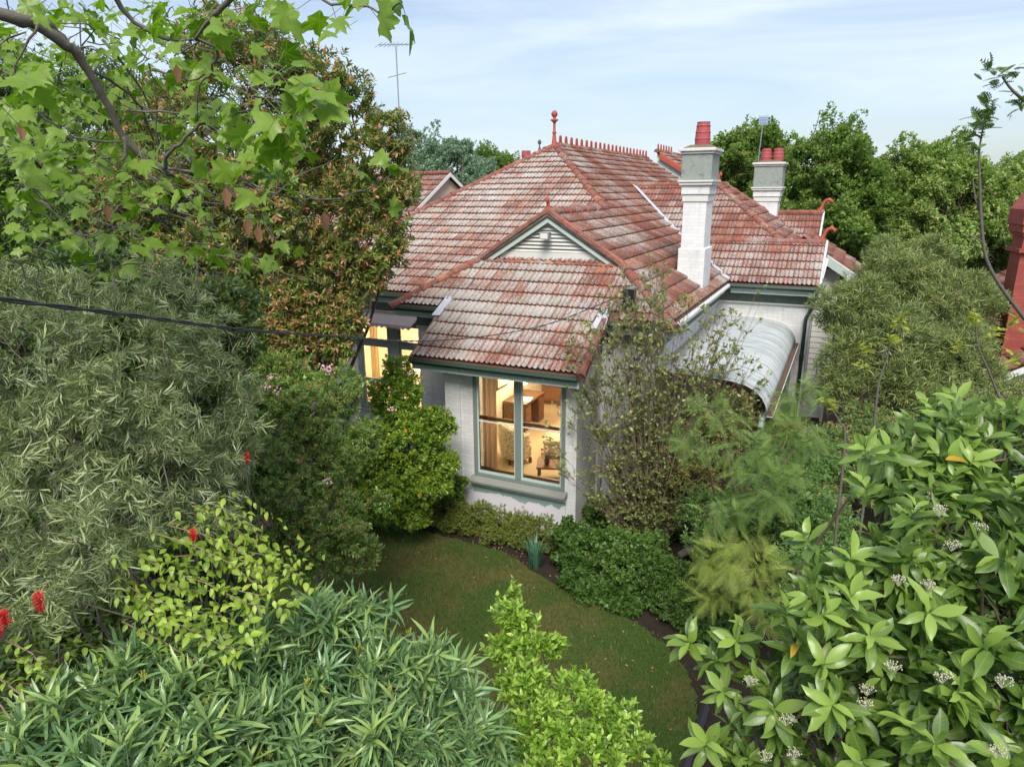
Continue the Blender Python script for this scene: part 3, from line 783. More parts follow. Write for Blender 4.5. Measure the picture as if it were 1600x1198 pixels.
# ---- bullnose verandah on the right side
ver = None
def verandah():
    m = MB(); prof = []
    for i in range(15):
        t = i/14
        a = 3.26 + (5.25-3.26)*min(1, t*1.18)
        prof.append(t)
    pts = [(3.26, 3.22), (3.7, 3.21), (4.2, 3.19), (4.6, 3.17), (4.85, 3.12), (5.02, 3.04), (5.14, 2.92), (5.21, 2.80), (5.24, 2.68)]
    b0, b1 = .95, 7.29; n = int((b1-b0)/.03)
    V = []; F = []
    for j in range(n+1):
        b = b0+(b1-b0)*j/n; w = .026*math.sin(2*PI*j/4)
        for k, (a, z) in enumerate(pts):
            q = pts[min(k+1, len(pts)-1)]; p = pts[max(k-1, 0)]
            d = Vector((q[0]-p[0], 0, q[1]-p[1])).normalized(); nn = Vector((-d.z, 0, d.x))
            V.append((a+nn.x*w, b, z+nn.z*w))
    kk = len(pts)
    for j in range(n):
        for k in range(kk-1): F.append((j*kk+k, j*kk+k+1, (j+1)*kk+k+1, (j+1)*kk+k))
    ve = m.add(V, F).build('verandah_roof', MT['iron'], house, smooth=True)
    so_ = ve.modifiers.new('sheet', 'SOLIDIFY'); so_.thickness = .004
    rust = paint('gutter_rusty_white', (.62, .62, .60), (.50, .47, .44), .6, 6, (.20, .08, .035), .9)
    MB().add([(5.24, b0, 2.60), (5.24, b1, 2.60), (5.34, b1, 2.60), (5.34, b0, 2.60), (5.37, b1, 2.70), (5.37, b0, 2.70), (5.355, b1, 2.70), (5.355, b0, 2.70), (5.335, b1, 2.615), (5.335, b0, 2.615), (5.25, b1, 2.615), (5.25, b0, 2.615)],
             [(0, 1, 2, 3), (3, 2, 4, 5), (5, 4, 6, 7), (7, 6, 8, 9), (9, 8, 10, 11), (0, 3, 5, 7, 9, 11), (1, 2, 4, 6, 8, 10)]).build('verandah_gutter', rust, ve)
    MB().box(5.245, 5.345, b0, b1, 2.625, 2.64).build('gutter_litter', simple('rusty_litter', (.12, .075, .055), .95, 0, .6, 40, .2, .6), ve)
    for b in (1.0, 4.0, 7.1):
        MB().box(5.12, 5.22, b, b+.1, 0, 2.6).build('verandah_post', MT['sage_dark'], ve)
    MB().box(5.12, 5.20, b0, b1, 2.40, 2.56).build('verandah_beam', MT['fascia'], ve)
    MB().box(3.28, 5.4, .95, 7.28, .0, .25).build('verandah_floor', simple('verandah_terracotta', (.20, .12, .09), .8), ve)
    MB().box(3.3, 5.10, 7.25, 7.297, .25, 2.5).build('lower_wall_panel', simple('wall_panel_orange', (.34, .19, .12), .85, 0, .3, 20), ve)  # plain orange panel over the lower wing wall
    vs = [(a, 7.285, z+.02) for a, z in pts] + [(a, 7.285, z+.055) for a, z in pts[::-1]]
    MB().prism(vs, (0, .012, 0)).build('wall_flashing', MT['white'], ve)
verandah()

# ---- windows
def bay_window():
    w = MB().box(-.02, .055, -.03, .12, .95, 3.26); w.box(1.83, 1.90, -.03, .12, .95, 3.26); w.box(.055, 1.83, -.03, .12, .95, 1.02); w.box(.055, 1.83, -.03, .12, 3.18, 3.26); w.box(.885, .995, -.04, .12, 1.02, 3.18)
    fr = w.build('front_window', MT['sage_dark'], house, bevel=.006)
    for a0, a1 in ((.055, .885), (.995, 1.83)):
        s = MB()
        for x0, x1, z0, z1 in ((a0, a0+.035, 1.02, 3.18), (a1-.035, a1, 1.02, 3.18), (a0+.035, a1-.035, 1.02, 1.065), (a0+.035, a1-.035, 3.145, 3.18)):
            s.box(x0, x1, .0, .035, z0, z1)
        s.build('sash', MT['fascia'], fr)
        MB().box(a0+.035, a1-.035, -.006, .03, 2.09, 2.105).build('sash_line', MT['white'], fr)
        MB().box(a0+.03, a1-.03, .04, .09, 2.12, 2.185).build('meeting_rail', MT['woodlight'], fr)
        MB().box(a0+.03, a1-.03, .04, .09, 1.065, 1.12).build('bottom_rail', MT['woodlight'], fr)
        MB().box(a0+.035, a1-.035, .015, .019, 1.065, 3.145).build('pane', MT['glass'], fr)
    MB().box(1.775, 1.80, .04, .10, 1.06, 2.1).build('bead', MT['woodlight'], fr)
    MB().prism([(-.08, .0, .95), (-.08, -.17, .885), (-.08, -.17, .835), (-.08, .0, .85)], (2.04, 0, 0)).build('window_sill', MT['sill'], fr, bevel=.006)
    MB().box(-.06, 1.94, -.05, -.003, .80, .845).build('sill_moulding', MT['sage_dark'], fr)
    MB().box(-.05, 1.93, -.10, -.004, .765, .795).build('sill_moulding', MT['fascia'], fr)
    m, t, N, L = new_mat('flaking_green_on_white')
    g_ = N('ShaderNodeTexCoord').outputs['Object']
    n1 = noise(N, L, g_, 3.2, 6, .5, .6)
    sp = N('ShaderNodeSeparateXYZ'); L(g_, sp.inputs[0])
    s = mth(N, L, 'ADD', mth(N, L, 'MULTIPLY', n1, .6), mth(N, L, 'MULTIPLY', sp.outputs[2], 1.0))
    k = mrange(N, L, s, .90, .915)
    finish(t, N, L, mixc(N, L, k, (.60, .58, .62), (.22, .30, .27)), .8, 0, n1, .3, .01)
    MB().box(-.05, 1.93, -.03, -.004, .25, .762).build('apron', m, fr)
bay_window()
def left_window():
    a0, a1, y = -4.72, -2.35, 2.42
    fr = MB().box(a0, a0+.12, y, y+.14, 1.05, 3.36); fr.box(a1-.1, a1, y, y+.14, 1.05, 3.36); fr.box(a0+.12, a1-.1, y, y+.14, 1.05, 1.14); fr.box(a0+.12, a1-.1, y, y+.14, 3.27, 3.36)
    fr = fr.build('side_front_window', MT['sage_dark'], house, bevel=.006)
    MB().box(a0-.03, a0+.04, y-.05, y-.002, 1.0, 3.38).build('architrave', MT['wall_shaded'], fr)
    mu = a0+.98
    MB().box(mu, mu+.30, y-.01, y+.13, 1.14, 3.27).build('mullion', MT['sage_dark'], fr)
    for x0, x1 in ((a0+.12, mu), (mu+.30, a1-.1)):
        MB().box(x0, x1, y-.005, y+.12, 2.72, 2.82).build('transom', MT['sage_dark'], fr)
        s = MB()
        for z0, z1 in ((1.14, 2.72), (2.82, 3.27)):
            s.box(x0, x0+.05, y+.02, y+.06, z0, z1); s.box(x1-.05, x1, y+.02, y+.06, z0, z1); s.box(x0+.05, x1-.05, y+.02, y+.06, z0, z0+.05); s.box(x0+.05, x1-.05, y+.02, y+.06, z1-.04, z1)
        s.build('sash', MT['sage_dark'], fr)
        MB().box(x0+.05, x1-.05, y+.03, y+.07, 1.78, 1.84).build('meeting_rail', MT['sage_dark'], fr)
        MB().box(x0+.04, x1-.04, y+.04, y+.044, 1.18, 3.24).build('pane', MT['glass'], fr)
    MB().box(a0-.06, a1+.04, y-.12, y, .98, 1.045).build('window_sill', MT['sill'], fr)
    # sheet hood with scalloped valance
    hood = simple('awning_mauve_grey', (.20, .18, .195), .6)
    h = MB().add([(-5.0, 2.43, 3.60), (-2.75, 2.43, 3.60), (-2.75, 1.98, 3.38), (-5.0, 1.98, 3.38), (-5.0, 2.43, 3.57), (-2.75, 2.43, 3.57), (-2.75, 1.98, 3.35), (-5.0, 1.98, 3.35)],
                 [(0, 1, 2, 3), (4, 5, 6, 7), (0, 3, 7, 4), (1, 2, 6, 5), (2, 3, 7, 6)]).build('window_awning', hood, fr)
    poly = [(-5.0, 1.975, 3.36)]
    V = []; n = 15
    for i in range(n):
        x0 = -5.0+2.25*i/n
        for k in range(5):
            V.append((x0+2.25/n*k/4, 1.975, 3.33-.045*math.sin(PI*k/4)))
    pts = [(-5.0, 1.975, 3.37)]+V+[(-2.75, 1.975, 3.37)]
    MB().prism(pts, (0, -.006, 0)).build('valance', hood, h)
left_window()

# ---- rooms behind the windows
def curt_mat(name, c):
    m, t, N, L = new_mat(name)
    d = N('ShaderNodeBsdfDiffuse'); d.inputs[0].default_value = (*c, 1); tr = N('ShaderNodeBsdfTranslucent'); tr.inputs[0].default_value = (*c, 1)
    ms = N('ShaderNodeMixShader'); ms.inputs[0].default_value = .6; o = N('ShaderNodeOutputMaterial')
    L(d.outputs[0], ms.inputs[1]); L(tr.outputs[0], ms.inputs[2]); L(ms.outputs[0], o.inputs[0]); return m
def room(x0, x1, y0, y1, z0=.5, z1=3.55):
    MB().box(x0, x1, y0, y1, z0-.08, z0).build('interior_floor', MT['carpet'], house)
    MB().box(x0, x1, y0, y1, z1, z1+.05).build('interior_ceiling', MT['ceil'], house)
    MB().box(x0-.05, x0, y0, y1, z0, z1).build('interior_wall', MT['interior'], house)
    MB().box(x1, x1+.05, y0, y1, z0, z1).build('interior_wall', MT['interior'], house)
    MB().box(x0-.05, x1+.05, y1, y1+.05, z0, z1).build('interior_wall', MT['interior'], house)
room(-1.3, 2.95, 1.42, 6.25)
MB().box(-.40, 1.90, .24, 1.419, .42, .5).build('interior_floor', MT['carpet'], house)
room(-6.7, -1.95, 2.75, 6.4)
MB().box(-1.25, 1.8, 6.17, 6.245, .5, 3.4).build('timber_panelling', MT['woodmid'], house)
for i in range(5): MB().box(-1.25, 1.8, 6.13, 6.168, .6+i*.46, .63+i*.46).build('panel_rail', MT['wood'], house)

def hthing(name, label, cat, a, b, z, rz=0., group=None): return thing(name, label, cat, hw(a, b, z), HROT+rz, group)
# floral fabric
def floral():
    m, t, N, L = new_mat('floral_fabric')
    g_ = N('ShaderNodeTexCoord').outputs['Object']
    v = N('ShaderNodeTexVoronoi'); v.inputs['Scale'].default_value = 20; L(g_, v.inputs['Vector'])
    n = noise(N, L, g_, 22, 3)
    k = mrange(N, L, mth(N, L, 'ADD', v.outputs['Distance'], mth(N, L, 'MULTIPLY', n, .5)), .55, .66)
    c = mixc(N, L, k, (.32, .24, .15), (.72, .62, .44))
    finish(t, N, L, c, .9, 0, n, .3, .01); return m
FL = floral()
t = hthing('armchair', 'floral tub armchair behind the left half of the front window', 'armchair', -.08, 2.05, .5, 2.3)
def tub():
    V = []; F = []; n = 20
    for ring, (r, z, k) in enumerate(((.36, .12, 0), (.40, .45, 0), (.42, .66, 1), (.40, .74, 1), (.33, .70, 1), (.30, .42, 1))):
        for i in range(n+1):
            t_ = PI*(-.16+1.32*i/n); back = math.sin(max(0, min(PI, t_)))
            V.append((r*math.cos(t_), r*math.sin(t_)*1.0, z+(.18*back if k else 0)))
    for q in range(5):
        for i in range(n): a = q*(n+1)+i; F.append((a, a+1, a+n+2, a+n+1))
    for s in (0, n): F.append(tuple(q*(n+1)+s for q in range(6)))
    return MB().add(V, F)
tub().build('backrest', FL, t, smooth=True)
MB().box(-.30, .30, -.28, .26, .14, .44).build('seat', FL, t, bevel=.06); MB().box(-.27, .27, -.27, .24, .442, .54).build('cushion', FL, t, bevel=.045)
MB().ball((.05, .17, .70), .17, 8, .8).build('pillow', FL, t, smooth=True)
for x in (-.26, .26):
    for y in (-.24, .24): MB().box(x-.03, x+.03, y-.03, y+.03, 0, .13).build('leg', MT['wood'], t)
t = hthing('ottoman', 'long pale patterned ottoman behind the right window pane', 'ottoman', 1.0, 2.75, .5, .25)
MB().box(-.62, .62, -.33, .33, .10, .36).build('ottoman_base', FL, t, bevel=.03); MB().box(-.64, .64, -.35, .35, .362, .48).build('cushion', simple('quilted_cream', (.62, .56, .40), .9, 0, .6, 60), t, bevel=.05)
for x in (-.55, .55):
    for y in (-.28, .28): MB().box(x-.03, x+.03, y-.03, y+.03, 0, .10).build('leg', MT['wood'], t)
t = hthing('coffee_table', 'low brown table near the glass of the front window', 'table', 1.12, 1.42, .5, .35)
MB().box(-.38, .38, -.25, .25, .30, .34).build('table_top', MT['woodmid'], t, bevel=.008)
for x in (-.33, .33):
    for y in (-.2, .2): MB().box(x-.025, x+.025, y-.025, y+.025, 0, .298).build('leg', MT['wood'], t)
t = hthing('flower_vase', 'vase of cream roses on the low table inside the front window', 'vase', .98, 1.32, .842)
MB().lathe([(.04, 0), (.06, .05), (.055, .12), (.035, .17), (.045, .2)], (0, 0, 0), 14).build('vase', simple('ceramic_dark', (.10, .07, .06), .3), t, smooth=True)
for i in range(9):
    an = i*2.4; r = .03+.02*i**.5*1.6
    MB().ball((r*math.cos(an), r*math.sin(an), .30+.05*math.sin(i*1.7)), .042, 6).build('flower', simple('rose_cream', (.72, .55, .42), .8), t, smooth=True)
    MB().tube([(0, 0, .16), (r*math.cos(an), r*math.sin(an), .28)], .004, 4).build('stem', MT['twig_green'], t)
t = hthing('writing_desk', 'dark wood desk against the cream wall inside the front room', 'desk', -.95, 4.35, .5)
MB().box(-.32, .34, -.62, .62, .70, .76).build('desk_top', MT['wood'], t, bevel=.008)
for y in (-.60, .24): MB().box(-.30, .30, y, y+.36, .02, .698).build('drawer_pedestal', MT['wood'], t)
for y in (-.57, .27):
    for k in range(3): MB().box(.302, .318, y, y+.30, .08+k*.2, .25+k*.2).build('drawer', MT['woodmid'], t)
o = MB().box(-.15, .15, -.2, .2, 0, .006).build('paper_sheet', simple('paper', (.8, .78, .7), .7)); o.location = hw(-.80, 4.1, 1.262); o.rotation_euler = (0, 0, HROT+.2)
tag(o, 'white sheet of paper lying on the writing desk', 'paper')
t = hthing('desk_lamp', 'lit table lamp with cream shade on the writing desk', 'lamp', -1.08, 4.42, 1.262)
MB().lathe([(.08, 0), (.08, .02), (.02, .04), (.03, .14), (.015, .26), (.012, .34)], (0, 0, 0), 12).build('lamp_base', simple('brass_dull', (.35, .22, .08), .35, .8), t, smooth=True)
MB().lathe([(.165, .30), (.115, .54)], (0, 0, 0), 18).build('lamp_shade', emis('lampshade_glow', (1, .72, .38), 5.), t, smooth=True)
t = hthing('picture_frame', 'framed picture on the cream wall above the desk lamp', 'picture', -1.27, 3.75, 2.05)
MB().box(-.02, .02, -.36, .36, -.42, .42).build('frame', MT['wood'], t); MB().box(.021, .026, -.31, .31, -.37, .37).build('mount', simple('mount_card', (.75, .70, .58), .8), t)
MB().box(.027, .03, -.16, .16, -.2, .2).build('print', simple('print_wash', (.40, .42, .36), .8, 0, 0, 9, .5, .6), t)
# curtains
def curtain(name, label, a0, a1, b, z0, z1, mat):
    V = []; F = []; n = 40
    for i in range(n+1):
        x = a0+(a1-a0)*i/n; y = b+.035*math.sin(i*1.35)+.012*math.sin(i*.5)
        V += [(x, y, z0), (x, y, z1)]
    F = [(2*i, 2*i+2, 2*i+3, 2*i+1) for i in range(n)]
    o = MB().add([Vector(v)-Vector(((a0+a1)/2, b, z0)) for v in V], F).build(name, mat, None, smooth=True)
    o.location = hw((a0+a1)/2, b, z0); o.rotation_euler = (0, 0, HROT)
    md = o.modifiers.new('cloth', 'SOLIDIFY'); md.thickness = .006
    return tag(o, label, 'curtain')
cur = curt_mat('curtain_taupe', (.85, .70, .55))
curtain('curtain', 'taupe curtain gathered at the left edge of the front window', .06, .36, .22, .60, 3.25, cur)
curtain('curtain', 'narrow taupe curtain at the right edge of the front window', 1.80, 1.88, .24, .60, 3.25, cur)
curtain('curtain', 'gold curtain at the left edge of the window under the awning', -4.58, -4.34, 2.78, .7, 3.3, curt_mat('curtain_gold', (.8, .6, .32)))
t = hthing('picture_frame', 'arched mirror frame on the wall behind the awning window', 'mirror', -3.95, 6.36, 2.3)
MB().box(-.3, .3, -.03, .02, -.5, .5).build('frame', MT['woodlight'], t, bevel=.02); MB().box(-.23, .23, -.04, -.031, -.43, .43).build('mirror_glass', simple('mirror_face', (.7, .66, .55), .15, .3), t)
t = hthing('floor_lamp', 'lit white lamp glowing behind the awning window', 'lamp', -4.1, 4.3, .5)
MB().lathe([(.14, 0), (.14, .03), (.015, .05), (.015, 1.3)], (0, 0, 0), 12).build('lamp_stand', MT['wood'], t)
MB().lathe([(.2, 1.15), (.13, 1.5)], (0, 0, 0), 18).build('lamp_shade', emis('lampshade_white', (1, .82, .58), 7.), t, smooth=True)
def plight(name, a, b, z, e, c=(1, .76, .48), r=.12):
    l = bpy.data.lights.new(name, 'POINT'); l.energy = e; l.color = c; l.shadow_soft_size = r
    o = bpy.data.objects.new(name, l); col.objects.link(o); o.location = hw(a, b, z); return o
plight('desk_lamp_light', -.98, 4.42, 1.95, 60)
plight('room_light', .8, 3.0, 3.2, 150, (1, .80, .56), .2)
plight('side_room_light', -3.6, 4.2, 3.2, 270, (1, .80, .55), .2)
plight('side_lamp_light', -3.9, 4.0, 1.9, 45)
# fairy bulbs hanging under the bay gutter
bulb = MB().lathe([(.012, 0), (.014, -.03), (.022, -.045), (.024, -.065), (.012, -.085)], (0, 0, 0), 8)
bo = bulb.build('festoon_bulb', simple('bulb_white', (.8, .8, .78), .25)); bme = bo.data; bpy.data.objects.remove(bo)
for i, a in enumerate((-.72, -.5, -.02, .42, .93, 1.5, 1.62)):
    o = bpy.data.objects.new('festoon_bulb', bme); col.objects.link(o); o.location = hw(a, -.36, 3.245); o.rotation_euler = (.3*math.sin(i*2), .3*math.cos(i*3), 0)
    tag(o, ('leftmost', 'second from left', 'third from left', 'middle', 'third from right', 'second from right', 'rightmost')[i]+' of the tiny white bulbs under the bay gutter', 'bulb', 'festoon bulbs under the front bay gutter')

# ---- junction box and service cable
t = hthing('cable_box', 'black box with steel bracket standing on the roof edge', 'box', 2.72, .98, 4.24)
MB().box(-.10, .10, -.09, .09, .10, .44).build('housing', MT['black'], t, bevel=.015)
MB().box(-.115, .115, -.10, .10, .441, .47).build('lid', MT['metal'], t)
MB().tube([(-.08, .09, .35), (.17, .09, .3), (.2, 0, .05), (.14, -.02, 0)], .012, 6).build('bracket', MT['metal'], t)
MB().tube([(-.04, 0, .1), (-.05, -.02, .0)], .02, 6).build('leg', MT['black'], t); MB().tube([(.05, 0, .1), (.07, -.02, .0)], .02, 6).build('leg', MT['black'], t)
def cable():
    knots = [W(-160, 440, 2.3), W(0, 467, 2.6), W(200, 492, 3.2), W(400, 517, 4.5), W(540, 526, 6.6), W(650, 533, 8.9), W(760, 525, 11.6), W(860, 505, 12.5), hw(2.68, .88, 4.6)]
    pts = []
    for i in range(len(knots)-1):
        p0 = knots[max(i-1, 0)]; p1, p2 = knots[i], knots[i+1]; p3 = knots[min(i+2, len(knots)-1)]
        n = max(4, int((p2-p1).length/.035))
        for k in range(n):
            t = k/n
            pts.append(.5*((2*p1)+(p2-p0)*t+(2*p0-5*p1+4*p2-p3)*t*t+(3*p1-p0-3*p2+p3)*t**3))
    t = thing('service_cable', 'twisted black service cable slung from upper left to the roof', 'cable', knots[0])
    s = 0
    for ph in (0, PI):
        q = []
        s = 0
        for i, p in enumerate(pts):
            if i: s += (pts[i]-pts[i-1]).length
            a = s*2*PI/.42+ph
            q.append(p-knots[0]+(Vector((0, .45, .9))*math.cos(a)+Vector((.1, .8, -.45))*math.sin(a))*.0062)
        MB().tube(q, .0058, 6).build('strand', simple('cable_black', (.03, .03, .035), .45, 0, 0, 10, .6), t, smooth=True)
cable()

# ============================================================ VEGETATION
def leaf_tpl(L, Wd, rows=3, fold=.22, droop=.25, pw=.9, asym=0., wave=0.):
    """leaf along +y with the blade in xy; returns verts, tris, (across, along)"""
    V = [(0, 0, 0)]; C = [(0, 0)]
    ts = [(i+1)/(rows+1) for i in range(rows)]
    for i, t in enumerate(ts):
        w = Wd*.5*math.sin(PI*t**pw)**.8
        z = -droop*L*t*t; sgn = wave*Wd*(1 if i % 2 else -1)
        V += [(-w, t*L, z+fold*w+sgn), (asym*L*t*t, t*L, z), (w, t*L, z+fold*w-sgn)]; C += [(-1, t), (0, t), (1, t)]
    V.append((asym*L, L, -droop*L)); C.append((0, 1))
    T = [(0, 2, 1), (0, 3, 2)]
    for i in range(rows-1):
        a = 1+3*i; b = a+3
        T += [(a, a+1, b+1), (a, b+1, b), (a+1, a+2, b+2), (a+1, b+2, b+1)]
    e = len(V)-1; a = e-3
    T += [(a, a+1, e), (a+1, a+2, e)]
    return np.array(V, float), np.array(T), np.array(C, float)
def leaf_small(L, Wd, fold=.25, droop=.15):
    V = [(0, 0, 0), (-Wd/2, L*.45, fold*Wd*.5), (Wd/2, L*.45, fold*Wd*.5), (0, L, -droop*L)]
    return np.array(V, float), np.array([(0, 2, 3), (0, 3, 1)]), np.array([(0, 0), (-1, .45), (1, .45), (0, 1)], float)
def leaf_plane(L, seed=0):
    r = random.Random(seed)
    # five-lobed toothed outline, angle from +y, radius
    out = [(-2.6, .42), (-2.25, .60), (-2.0, .82), (-1.8, .70), (-1.55, .72), (-1.38, .86), (-1.25, 1.04), (-1.08, .84), (-.95, .80), (-.74, .62), (-.60, .78), (-.46, .80), (-.36, .98), (-.22, .90), (-.12, 1.08), (0, 1.28)]
    out = out+[(-a, q) for a, q in out[-2::-1]]
    c = (0, L*.02)
    V = [(0, 0, 0), (0, L*.32, -.01*L)]; C = [(0, 0), (0, .3)]
    for a, q in out:
        q *= r.uniform(.92, 1.08)
        x = math.sin(a)*q*L*.52; y = L*.34+math.cos(a)*q*L*.52
        lobe = min(abs(a-k) for k in (-2.0, -1.28, -.02, 1.28, 2.0))
        z = -.16*L*(q**2)+.07*L*math.cos(3*a+seed)+.28*abs(x)*(1 if seed % 2 else .4)
        V.append((x, y, z)); C.append((min(1, lobe*2.2), q))
    n = len(out)
    T = [(1, 2+i+1, 2+i) for i in range(n-1)]+[(1, 0, 2+n-1), (1, 2, 0)]
    T = [(a, c_, b) for a, b, c_ in T]
    return np.array(V, float), np.array(T), np.array(C, float)
def frond_tpl(L, pairs=11, pl=.09, pw=.016, taper=True, droop=.35):
    V = []; T = []; C = []
    for i in range(pairs):
        t = (i+1)/(pairs+.5); y = L*t; z = -droop*L*t*t
        l = pl*(math.sin(PI*(t*.82+.12)) if taper else 1)
        for s in (-1, 1):
            for h in range(3):
                f0, f1 = h/3, (h+.86)/3
                k = len(V)
                for f in (f0, f1):
                    cx, cy = s*l*f, y+l*f*.45
                    V += [(cx, cy-pw*(1-f*.5), z-.2*l*f), (cx, cy+pw*(1-f*.5), z-.2*l*f)]; C += [(0, t), (1, t)]
                T += [(k, k+2, k+3), (k, k+3, k+1)]
    k = len(V); V += [(-.003, 0, 0), (.003, 0, 0), (0, L, -droop*L)]; C += [(0, 0)]*3; T.append((k, k+1, k+2))
    return np.array(V, float), np.array(T), np.array(C, float)

def nrm(a): return a/np.maximum(1e-9, np.linalg.norm(a, axis=-1, keepdims=True))
def crown_pts(blobs, n, shell=.3, up=.35, jit=.5, front=True, low=-1., lump=.18, clump=1.5):
    """twig tips and directions over a lumpy crown; blobs = [(x,y,z,r[,rz])]"""
    B = np.array([(*b[:4], b[4] if len(b) > 4 else b[3]) for b in blobs], float)
    w = B[:, 3]**2; w /= w.sum()
    idx = rng.choice(len(B), n*2, p=w)
    d = nrm(rng.normal(size=(n*2, 3)))
    if front:
        back = (d[:, 1] > .25) & (rng.random(n*2) < .7); d[back, 1] *= -1
    d = d[(d[:, 2] > low)]; idx = idx[:len(d)]
    ph = rng.uniform(0, 6, 3)
    rb = B[idx, 3][:, None]; fq = clump/np.maximum(.05, rb)
    qq = (B[idx, :3]+d*rb)*2*PI*fq/2.2
    nz_ = (np.sin(qq[:, 0]+1.3*np.sin(qq[:, 1]*.7+ph[0]))+np.sin(qq[:, 1]+1.3*np.sin(qq[:, 2]*.8+ph[1]))+np.sin(qq[:, 2]+1.3*np.sin(qq[:, 0]*.9+ph[2])))/3
    nz2 = np.sin(qq*2.3+ph).prod(1)
    lm = 1+lump*(1.5*nz_+.8*nz2-.42)
    rr = (1-np.abs(rng.normal(0, shell, len(d))))*lm
    P = B[idx, :3]+d*rr[:, None]*np.stack([B[idx, 3], B[idx, 3], B[idx, 4]], 1)
    # drop what lies deep inside another blob
    keep = np.ones(len(P), bool)
    for b in B:
        q = (P-b[:3])/np.array([b[3], b[3], b[4]]); keep &= ~((q**2).sum(1) < .36)
    keep &= P[:, 2] > .03
    P, d, idx, rr = P[keep][:n], d[keep][:n], idx[keep][:n], rr[keep][:n]
    D = nrm(d+np.array([0, 0, up])+rng.normal(0, jit, P.shape))
    return P, D, idx, rr
def grow(P, D, L, n, size, el=(.7, 1.1), flat=.5, s0=.15, spiral=2.4, tilt=.25, svar=.25, droop=0., whorl=1):
    """leaves along twigs: returns dict of arrays"""
    m = len(P)
    e1 = nrm(np.cross(D, rng.normal(size=D.shape))); e2 = np.cross(D, e1)
    j = np.arange(n)
    s = s0+(1-s0)*((j//whorl+1)/(math.ceil(n/whorl)))
    ph0 = rng.uniform(0, 2*PI, (m, 1))
    az = ph0+(j//whorl)*spiral+(j % whorl)*(2*PI/whorl)+rng.normal(0, .2, (m, n))
    Lt = L*rng.uniform(.7, 1.2, (m, 1))
    e = rng.uniform(el[0], el[1], (m, n))*(1.15-.55*s)
    Pp = P[:, None]+D[:, None]*((s[None]-1)*Lt)[..., None]
    rad = np.cos(az)[..., None]*e1[:, None]+np.sin(az)[..., None]*e2[:, None]
    Y = nrm(np.cos(e)[..., None]*D[:, None]+np.sin(e)[..., None]*rad+np.array([0, 0, -droop]))
    Nn = D[:, None]*(1-flat)+np.array([0, 0, 1.])*flat+rng.normal(0, tilt, Y.shape)
    Z = nrm(Nn-Y*(Nn*Y).sum(-1, keepdims=True)); X = np.cross(Y, Z)
    sz = size*rng.uniform(1-svar, 1+svar, (m, n))*(1.08-.28*s)
    k = np.broadcast_to(s, (m, n)); t = np.broadcast_to(rng.random((m, 1)), (m, n))
    R = lambda a: a.reshape(-1, a.shape[-1])
    return dict(P=R(Pp), X=R(X), Y=R(Y), Z=R(Z), s=sz.ravel(), k=k.ravel().copy(), t=t.ravel().copy())
def cat(*ls): return {k: np.concatenate([l[k] for l in ls]) for k in ls[0]}
def batch(name, tpls, lv, mat, parent, origin):
    """all the leaves as one joined mesh"""
    Vs, Ts, As = [], [], []; n0 = 0
    sel = rng.integers(0, len(tpls), len(lv['s']))
    for i, (V, T, C) in enumerate(tpls):
        q = sel == i
        if not q.any(): continue
        P, X, Y, Z, s = (lv[c][q] for c in ('P', 'X', 'Y', 'Z', 's'))
        W_ = P[:, None]+s[:, None, None]*(V[None, :, 0:1]*X[:, None]+V[None, :, 1:2]*Y[:, None]+V[None, :, 2:3]*Z[:, None])
        n = len(P); k = len(V)
        A = np.zeros((n, k, 4)); A[:, :, 0] = C[None, :, 0]; A[:, :, 1] = C[None, :, 1]; A[:, :, 2] = lv['k'][q][:, None]; A[:, :, 3] = lv['t'][q][:, None]
        Vs.append(W_.reshape(-1, 3)); As.append(A.reshape(-1, 4)); Ts.append((T[None]+(np.arange(n)*k)[:, None, None]).reshape(-1, 3)+n0); n0 += n*k
    V = np.concatenate(Vs)-np.array(origin); A = np.concatenate(As)
    me = np_mesh(name, V, np.concatenate(Ts), mat, A, smooth=len(tpls[0][0]) > 5)
    o = link_mesh(name, me, parent, 'stuff')
    return o
def proj_np(P):
    q = P-np.array([0, 0, CAMH]); z = q@np.array(cf)
    z_ = np.where(z > .05, z, np.nan)
    return 800+F_PX*(q@np.array(CR))/z_, 599-F_PX*(q@np.array(CU))/z_, z
def singles(name, tpls, lv, mat, parent, origin, n):
    """the n leaves that show largest as leaves of their own; returns the others"""
    x, y, z = proj_np(lv['P'])
    ok = (z > .3) & (x > -20) & (x < 1620) & (y > -20) & (y < 1218)
    score = np.where(ok, z/lv['s'], 1e9); order = np.argsort(score)[:n]; order = order[score[order] < 1e8]
    mes = []
    for ti, (V, T, C) in enumerate(tpls):
        for kk in (.45, .95):
            for tt in (.15, .8):
                A = np.zeros((len(V), 4)); A[:, :2] = C; A[:, 2] = kk; A[:, 3] = tt
                mes.append((kk, tt, ti, np_mesh(name, V, T, mat, A, smooth=True)))
    for i in order:
        kk = .45 if lv['k'][i] < .75 else .95; tt = .15 if lv['t'][i] < .5 else .8; ti = int(rng.integers(0, len(tpls)))
        me = next(m[3] for m in mes if m[:3] == (kk, tt, ti))
        o = bpy.data.objects.new(name, me); col.objects.link(o); o.parent = parent
        s = lv['s'][i]; X, Y, Z, P = (lv[c][i] for c in ('X', 'Y', 'Z', 'P')); P = P-np.array(origin)
        o.matrix_local = Matrix(((X[0]*s, Y[0]*s, Z[0]*s, P[0]), (X[1]*s, Y[1]*s, Z[1]*s, P[1]), (X[2]*s, Y[2]*s, Z[2]*s, P[2]), (0, 0, 0, 1)))
    rest = np.ones(len(x), bool); rest[order] = False
    return {k: v[rest] for k, v in lv.items()}
